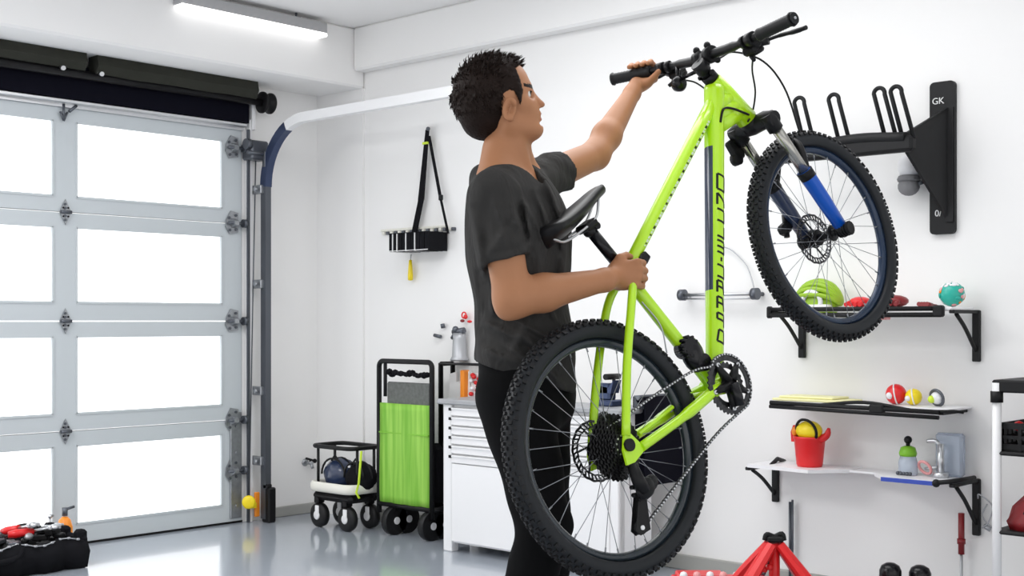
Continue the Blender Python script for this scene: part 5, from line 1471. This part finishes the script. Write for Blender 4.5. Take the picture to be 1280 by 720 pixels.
# ------------------------------------------------------------------ green hand truck, black rack and wagon
def fpt(px, py): # floor point
    d = FPX*CAMH/(py-401); return at(px, py, d)
gy_ = 4.62
def G_(px, py, y=gy_):
    return W(px, py, YW-y)
g0, g1 = G_(474, 620), G_(540, 620); 
gc = thing('garden_cart', ((g0.x+g1.x)/2, gy_+.1, 0), 'upright green fabric cart in a rounded black tube frame, on wheels', 'cart')
go = gc.location; xL, xR = g0.x, g1.x; zt_ = G_(505, 452).z; zb_ = G_(505, 633).z
fr_ = []
rr_ = .03
m_ = MB().tube([(xL, gy_, zb_-.05), (xL, gy_, zt_-rr_)]+[tuple(p) for p in arc((xL+rr_, gy_, zt_-rr_), rr_, PI, PI/2, 5, (1, 0, 0), (0, 0, 1))]+[tuple(p) for p in arc((xR-rr_, gy_, zt_-rr_), rr_, PI/2, 0, 5, (1, 0, 0), (0, 0, 1))]+[(xR, gy_, zt_-rr_), (xR, gy_, zb_-.05)], .014, 10)
m_.tube([(xL, gy_, zb_), (xR, gy_, zb_)], .014, 10).tube([(xL, gy_+.13, zb_), (xR, gy_+.13, zb_)], .014, 10).tube([(xL, gy_, zb_), (xL, gy_+.13, zb_)], .014, 10).tube([(xR, gy_, zb_), (xR, gy_+.13, zb_)], .014, 10)
m_.tube([(xL+.055, gy_-.005, zt_-.01), (xL+.055, gy_-.005, zt_-.19)], .010, 8)
m_.build('tube_frame', 'black_plastic', gc, go)
zp = G_(505, 505).z
m_ = MB(); vs = []; nx, nz = 12, 14
for j in range(nz+1):
    for i in range(nx+1):
        x = xL+.012+(xR-xL-.024)*i/nx; z = zb_+.012+(zp-zb_-.012)*j/nz
        vs.append((x, gy_-.006-.010*math.sin(PI*i/nx)-.006*math.sin(i*1.7+j*.3)*(1-j/nz)**2, z))
nn = len(vs); vs += [(v[0], v[1]+.02, v[2]) for v in vs]
fs = []
for j in range(nz):
    for i in range(nx):
        a_ = j*(nx+1)+i; fs.append((a_, a_+1, a_+nx+2, a_+nx+1)); fs.append((nn+a_, nn+a_+nx+1, nn+a_+nx+2, nn+a_+1))
for j in range(nz):
    for i_ in (0, nx):
        a_ = j*(nx+1)+i_; q = (a_, a_+nx+1, nn+a_+nx+1, nn+a_); fs.append(q if i_ == 0 else q[::-1])
for i in range(nx):
    for j_ in (0, nz):
        a_ = j_*(nx+1)+i; q = (a_, nn+a_, nn+a_+1, a_+1); fs.append(q if j_ == 0 else q[::-1])
m_._add(vs, fs, 0, True); gp_ = m_.build('green_panel', 'green_panel', gc, go)
MB().box(((xL+xR)/2, gy_-.012, G_(505, 542).z), (xR-xL-.03, .008, .006)).build('seam', 'green_cap', gp_, go)
m_ = MB().box(((xL+xR)/2+.02, gy_+.01, (zp+zt_-.13)/2-.01), (xR-xL-.075, .02, .155), bev=.01); m_.build('mesh_pocket', 'mesh_fabric', gc, go)
m_ = MB(); random.seed(2)
for i in range(14): m_.ell((xL+.085+(xR-xL-.12)*i/13, gy_-.002, zp+.155+random.uniform(-.006, .014)), (.018, .02, random.uniform(.010, .02)), 8)
m_.build('pocket_contents', 'black_fabric', gc, go)
MB().box(((xL+xR)/2, gy_+.075, zb_+.17), (xR-xL-.03, .10, .34), bev=.03).build('back_bag', 'black_fabric', gc, go)
for (x, yy) in ((xL+.10, gy_+.02), (xR-.03, gy_+.02), (xL+.10, gy_+.11), (xR-.03, gy_+.11)):
    zr_ = (zb_-.02)/2+.005
    MB().cyl((x-.02, yy, zr_), (x+.02, yy, zr_), zr_, n=24).cyl((x-.024, yy, zr_), (x+.024, yy, zr_), .02, n=12, mi=1).box((x, yy, zb_-.012), (.05, .04, .03)).build('wheel', ['rubber', 'white_plastic'], gc, go)

# black panel rack between the green cart and the cabinet
ky = 4.775
k0, k1 = W(551, 600, YW-ky), W(604, 600, YW-ky); kt = W(560, 455, YW-ky).z
kr = thing('panel_rack', ((k0.x+k1.x)/2, ky+.08, 0), 'black framed rack with crumpled white sheets between cart and cabinet', 'rack')
ko = kr.location
m_ = MB().tube([(k0.x, ky, .02), (k0.x, ky, kt), (k1.x+.05, ky, kt), (k1.x+.05, ky, .02)], .014, 8).tube([(k0.x, ky+.09, .02), (k0.x, ky+.09, kt), (k1.x+.05, ky+.09, kt), (k1.x+.05, ky+.09, .02)], .014, 8)
for z_ in (.08, kt): m_.tube([(k0.x, ky, z_), (k0.x, ky+.09, z_)], .012, 8).tube([(k1.x+.05, ky, z_), (k1.x+.05, ky+.09, z_)], .012, 8)
m_.build('frame', 'black_plastic', kr, ko)
MB().box(((k0.x+k1.x)/2+.025, ky+.045, .06+(kt-.27)/2), (k1.x-k0.x+.03, .08, kt-.27), bev=.01).build('black_bag', 'black_fabric', kr, ko)
def sheets(n, x0, x1, y, z0, h, mt, name, label, cat):
    m_ = MB()
    for i in range(n):
        x_a = x0+(x1-x0)*i/n; x_b = x0+(x1-x0)*(i+1)/n; hh_ = h*(.75+.25*math.sin(i*2.3+1))
        m_.prism([(x_a, y+.01*(i % 3), z0), (x_b+.01, y+.01*((i+1) % 3), z0-.02*(i % 2)), (x_b+.006, y+.012, z0+hh_), (x_a+.004, y+.004, z0+hh_*.94)], (0, .012, 0))
    return tag(m_.build(name, mt, None, ((x0+x1)/2, y, z0)), label, cat)
zt2 = kt-.225
sheets(5, k0.x+.03, k0.x+.205, ky+.03, zt2, .19, 'paper_white', 'paper_bundle', 'crumpled white sheets standing in the black rack next to the green cart', 'paper')
om = MB().box((W(574, 478, YW-ky).x+.012, ky+.03, zt2+.06), (.030, .05, .27), bev=.006); tag(om.build('orange_level', 'orange', None, (W(574, 478, YW-ky).x, ky+.03, zt2)), 'upright orange bar in the black rack beside the cabinet', 'tool')
m_ = MB(); random.seed(9); xr0 = W(584, 478, YW-ky).x
for i in range(16): m_.ell((xr0+random.uniform(-.005, .07), ky+.02+random.uniform(0, .03), zt2+.02+i*.010), (.014, .014, .012), 8, 0 if i % 4 else 1)
m_.box((xr0+.03, ky+.05, zt2+.09), (.09, .02, .18), mi=1, bev=.004)
tag(m_.build('red_clamp_set', ['red', 'white_plastic'], None, (xr0, ky+.03, zt2)), 'cluster of red clamps on a white card beside the orange bar', 'clamps')
# grey pump and clamp on top of the rack
pc = Vector((W(571, 450, YW-ky-.06).x, ky+.08, kt+.014))
pu = thing('grinder_pump', pc, 'grey cylinder tool with a dark head standing on the black rack', 'tool')
MB().lathe(pc, [(0, 0), (.048, 0), (.05, .01), (.04, .025), (.036, .12), (.034, .15), (0, .15)]).build('tool_body', 'wire_grey', pu, pc)
MB().box(pc+Vector((.025, 0, .085)), (.016, .03, .17), bev=.004).cyl(pc+Vector((-.045, 0, .155)), pc+Vector((.035, 0, .165)), .016, n=12).ell(pc+Vector((-.02, -.01, .17)), .018, 10).tube([pc+Vector((-.03, 0, .15)), pc+Vector((-.055, 0, .12))], .012, 8).build('head', 'dark_steel', pu, pc)
m_ = MB().tube([W(543, 419, .02), W(551, 421, .02)], [.010, .010], 8).tube([W(553, 405, .02), W(554, 410, .02)], .012, 8)
tag(m_.build('wall_hook', 'dark_steel', None, W(549, 415)), 'pair of small grey hooks on the wall above the black rack', 'hook')
m_ = MB().torus(W(580, 394, .03), .016, .004, (0, 1, 0), 16, 6).ell(W(582, 396, .03), (.014, .01, .014), 8).ell(W(578, 401, .03), (.016, .01, .009), 8, 1).ell(W(587, 402, .03), (.018, .01, .008), 8)
m_.tube([W(580, 396), W(580, 396, .03)], .004, 6)
tag(m_.build('red_wall_clip', ['red', 'dark_red'], None, W(581, 398)), 'small bright red clip fixed on the white wall left of the person', 'clip')

# wagon
wy = 4.50
def WG(px, py, y=wy): return W(px, py, YW-y)
a0, a1 = WG(389, 600), WG(476, 600, wy+.22)
wg = thing('utility_wagon', ((a0.x+a1.x)/2, wy+.18, 0), 'low black wagon with cream bumper rim loaded with dark bags', 'wagon')
wgo = wg.location; zr_ = WG(430, 561).z; zc = WG(430, 612).z; zb3 = WG(430, 627).z
dep = .22
x0_, x1_ = a0.x, a1.x
def loop(z, r, mt, name, grow=0, sq=None):
    P = []
    for (cx, cy_, a0_) in ((x1_-.05, wy+dep-.05, 0), (x0_+.05, wy+dep-.05, PI/2), (x0_+.05, wy+.05, PI), (x1_-.05, wy+.05, 1.5*PI)):
        P += [(cx+(.05+grow)*math.cos(a0_+i*PI/8), cy_+(.05+grow)*math.sin(a0_+i*PI/8), z) for i in range(5)]
    return MB().tube(P, r, 10, closed=True, sq=sq).build(name, mt, wg, wgo)
loop(zr_, .012, 'black_plastic', 'top_rail')
loop(zc, .014, 'cream', 'bumper_rim', .012, (1, 2.0))
tr2 = MB().box(((x0_+x1_)/2, wy+dep/2, zb3+.012), (x1_-x0_, dep, .05), bev=.02); tr2.build('deck', 'black_plastic', wg, wgo)
for (x, yy) in ((x0_, wy+.05), (x1_, wy+.05), (x0_, wy+dep-.05), (x1_, wy+dep-.05)):
    MB().cyl((x, yy, zb3), (x, yy, zr_), .008, n=8).build('upright', 'black_plastic', wg, wgo)
for (x, yy) in ((x0_+.035, wy+.03), (x1_-.06, wy+.03), (x0_+.035, wy+dep-.03), (x1_-.06, wy+dep-.03)):
    R_ = .068
    wmb = MB().lathe((x, yy-.02, R_), [(0, 0), (R_*.7, 0), (R_*.97, .008), (R_, .022), (R_*.97, .040), (R_*.7, .046), (0, .046)], n=28, axis=(0, 1, 0))
    wo_ = wmb.build('wheel', 'rubber', wg, wgo)
    MB().lathe((x, yy-.024, R_), [(0, 0), (.022, 0), (.026, .004), (0, .006)], axis=(0, 1, 0)).box((x+.006, yy-.022, R_+.03), (.032, .008, .05), bev=.003).build('hub_cap', 'white_metal', wo_, wgo)
    MB().box((x, yy+.0, (R_*1.2+zb3)/2+.03), (.035, .055, .04), bev=.006).build('caster_fork', 'black_plastic', wg, wgo)
sxx = W(451, 600, YW-wy+.02).x
MB().tube([(sxx, wy-.016, zr_+.0), (sxx-.005, wy-.03, zc+.05), (sxx-.02, wy-.035, zc), (sxx, wy-.03, zc-.03)], .008, 8, sq=(1, .5)).build('tie_strap', 'yellow_green', wg, wgo)
def sack(c, rx, ry, rz, label, mt):
    c = Vector(c); m_ = MB(); m_.ell(c+Vector((0, 0, rz)), (rx, ry, rz), 22)
    for i in range(len(m_.v)):
        v = Vector(m_.v[i]); d = v-c; m_.v[i] = tuple(v+Vector((0, 0, 0))+(v-(c+Vector((0, 0, rz)))).normalized()*.006*math.sin(d.x*90+d.z*40)*math.cos(d.y*70+1))
    t_ = thing('dark_bag', c, label, 'bag')
    m_.build('bag_body', mt, t_, c)
    q = MB(); 
    for k in (-1, 1): q.tube([c+Vector((rx*.95*math.cos(a), -ry*.3+k*ry*.35, rz+rz*1.02*math.sin(a))) for a in [PI*i/12 for i in range(13)]], .006, 6)
    q.tube([c+Vector((-.03, -ry*.5, 2*rz*.93)), c+Vector((0, -ry*.5, 2*rz+.02)), c+Vector((.03, -ry*.5, 2*rz*.93))], .006, 6)
    q.build('strap', 'black_plastic', t_, c)
    for k in range(4): MB().box(c+Vector((-rx*.5+k*rx*.33, -ry*.62, rz*1.72-.01*k)), (.02, .008, .012), bev=.003).build('buckle', 'white_metal', t_, c)
sack((x0_+.125, wy+.11, zb3+.037), .105, .085, .090, 'dark navy duffel bag on the wagon, nearest the door wall', 'dark_navy_paint')
sack((x0_+.30, wy+.11, zb3+.037), .085, .085, .085, 'black bag on the wagon, next to the green cart', 'black_fabric')

# wall tap on the door wall
tp = D(381, 578); tpo = thing('wall_tap', tp, 'small brass and black tap on the white wall left of the wagon', 'tap')
MB().cyl(tp, tp+Vector((.07, 0, 0)), .010, n=10).lathe(tp, [(0, 0), (.022, 0), (.022, .006), (0, .008)], axis=(1, 0, 0)).tube([tp+Vector((.06, 0, 0)), tp+Vector((.075, 0, -.03))], .009, 8).build('tap_body', 'zinc', tpo, tp)
MB().tube([tp+Vector((.05, -.03, .03)), tp+Vector((.05, .03, .012))], .007, 8).ell(tp+Vector((.05, .035, .010)), .014, 10).cyl(tp+Vector((.05, 0, 0)), tp+Vector((.05, 0, .025)), .005, n=8).build('handle', 'black_plastic', tpo, tp)

# ------------------------------------------------------------------ open black tool bag by the door, lower left
ta = Vector((-5.72, 3.10, 0))
TB = thing('open_tool_bag', Vector((-5.66, 2.72, 0)), 'long open black tool bag full of tools on the floor before the garage door', 'tool bag')
to_ = TB.location
y0b, y1b = 2.15, 3.05; x0b, x1b = -5.86, -5.50; hb_ = .15
m_ = MB()
def wallrow(y, bulge): return None
n = 26; K = []
for j in range(n+1):
    y = y0b+(y1b-y0b)*j/n; e = .012*math.sin(j*1.3)+.008*math.sin(j*2.9)
    K.append([(x0b+e, y, .004), (x0b-.02+e, y, hb_*.6), (x0b+e, y, hb_+.012*math.sin(j*.9)), (x0b+.025+e, y, hb_), (x0b+.03, y, .03), (x1b-.03, y, .03), (x1b-.025-e, y, hb_*.9), (x1b+e*.5, y, hb_*.95+.012*math.sin(j*1.1+2)), (x1b+.025+e, y, hb_*.55), (x1b+e, y, .004)])
vs = [p for r in K for p in r]; k = 10
fs = [(j*k+i, (j+1)*k+i, (j+1)*k+(i+1) % k, j*k+(i+1) % k) for j in range(n) for i in range(k)]
fs += [tuple(range(k)), tuple(n*k+i for i in range(k))[::-1]]
m_._add(vs, fs, 0, True)
for y in (y0b+.01, y1b-.01): m_.box(((x0b+x1b)/2, y, hb_*.5), (x1b-x0b+.02, .03, hb_*1.0), bev=.012)
for x in (x0b+.04, (x0b+x1b)/2, x1b-.03): m_.box((x, y1b-.015, hb_*.98), (.055, .05, .06), bev=.012)
m_.build('bag_shell', 'black_fabric', TB, to_)
m_ = MB().tube([(x1b+.004+.008*math.sin(j*1.3), y0b+.03+j*.041, hb_*.93+.010*math.sin(j*1.1)) for j in range(21)], .003, 6)
for j in range(21): m_.box((x1b+.006+.008*math.sin(j*1.3), y0b+.03+j*.041, hb_*.93+.010*math.sin(j*1.1)), (.012, .016, .010), bev=.003)
m_.build('zip', 'wire_grey', TB, to_)
m_ = MB().tube(spl([(x1b-.01, 2.45, hb_-.02), (x1b+.03, 2.52, hb_-.06), (x1b+.03, 2.68, hb_-.06), (x1b-.01, 2.75, hb_-.02)], 6), .013, 8); m_.build('handle', 'black_fabric', TB, to_)
random.seed(21)
def tool(c, d, L, nm, label, hm):
    c = Vector(c); d = Vector(d).normalized(); t_ = thing(nm, c, label, 'tool')
    MB().tube([c-d*L/2, c-d*L*.35, c], [.015, .020, .016], 10).build('handle', hm, t_, c)
    MB().cyl(c, c+d*L*.35, .007, n=8).ell(c+d*L*.42, (.022, .022, .016), 10).box(c+d*L*.42, (.02, .06, .02), bev=.004).build('head', 'steel', t_, c)
tool((-5.60, 2.84, hb_+.035), (.3, 1, .1), .22, 'hammer', 'red-handled hammer lying on top of the open tool bag', 'red')
tool((-5.66, 2.80, hb_+.045), (1, .4, .25), .20, 'wrench', 'crossing red-gripped wrench on the open tool bag behind the hammer', 'red')
tool((-5.72, 2.93, hb_+.03), (.2, 1, -.05), .20, 'screwdriver', 'black-handled driver in the far half of the open tool bag', 'black_plastic')
m_ = MB()
for i in range(90):
    p_ = Vector((random.uniform(x0b+.05, x1b-.05), random.uniform(y0b+.06, y1b-.08), hb_-.035+random.uniform(0, .055)))
    mi_ = random.choice((0, 0, 0, 1, 2, 3)) if p_.y < 2.9 else random.choice((0, 0, 0, 0, 2))
    R = Matrix.Rotation(random.uniform(0, 3), 3, 'Z') @ Matrix.Rotation(random.uniform(-.3, .3), 3, 'X')
    if i % 3: m_.box(p_, (random.uniform(.03, .08), random.uniform(.02, .04), random.uniform(.015, .035)), R, mi_, bev=.005)
    else: m_.ell(p_, (random.uniform(.02, .04), .018, .018), 8, mi_, R)
m_.box(((x0b+x1b)/2, (y0b+y1b)/2, .07), (x1b-x0b-.07, y1b-y0b-.06, .07))
o = m_.build('small_tools', ['black_plastic', 'dark_red', 'wire_grey', 'dark_steel'], TB, to_); o['kind'] = 'stuff'
# little red sprayer behind the bag
rc_ = D(81, 690, .17); rc_.z = 0; 
sp_ = thing('red_sprayer', rc_, 'small orange-red sprayer with dark nozzle standing behind the tool bag', 'sprayer')
MB().lathe(rc_, [(0, 0), (.034, 0), (.038, .02), (.038, .13), (.028, .165), (.014, .18), (0, .18)]).build('tank', 'orange', sp_, rc_)
MB().cyl(rc_+ZV*.185, rc_+ZV*.225, .014, n=10).tube([rc_+ZV*.215, rc_+Vector((.0, .05, .225))], .007, 8).build('nozzle', 'dark_steel', sp_, rc_)
MB().tube([rc_+Vector((.01, -.075, 0)), rc_+Vector((.0, -.08, .2)), rc_+Vector((.0, -.06, .19))], .006, 8).ell(rc_+Vector((0, -.078, .19)), .012, 8).build('lance', 'steel', sp_, rc_)

# ------------------------------------------------------------------ lights, world, camera
wd = bpy.data.worlds.new('w'); SC.world = wd; wd.use_nodes = True
bgd = wd.node_tree.nodes['Background']; bgd.inputs[0].default_value = (1, 1, 1, 1); bgd.inputs[1].default_value = 1.32
def area(loc, size, e, rot=(0, 0, 0), col=(1, 1, 1), sy=None):  # area lights added under the ceiling as fill; no fixtures there
    l = bpy.data.lights.new('added_area_light', 'AREA'); l.energy = e; l.size = size; l.color = col
    if sy: l.shape = 'RECTANGLE'; l.size_y = sy
    o = bpy.data.objects.new('added_area_light', l); COL.objects.link(o); o.location = loc; o.rotation_euler = rot; return o
area((-3.0, 3.5, CZ-.03), 2.4, 34, sy=1.2)
area((-.9, 2.6, CZ-.03), 2.2, 6, sy=1.4)
area((-4.6, .8, CZ-.03), 1.8, 72, sy=1.4)
cam = bpy.data.cameras.new('cam'); co3 = bpy.data.objects.new('cam', cam); COL.objects.link(co3)
cam.sensor_width = 36; cam.lens = FPX/1280*36; cam.shift_y = (401-360)/1280; cam.clip_start = .05
co3.location = (0, 0, CAMH); co3.rotation_euler = (PI/2, 0, YAW); SC.camera = co3
vs_ = SC.view_settings; vs_.view_transform = 'Standard'; vs_.look = 'None'; vs_.exposure = .12; vs_.gamma = 1; vs_.use_curve_mapping = False
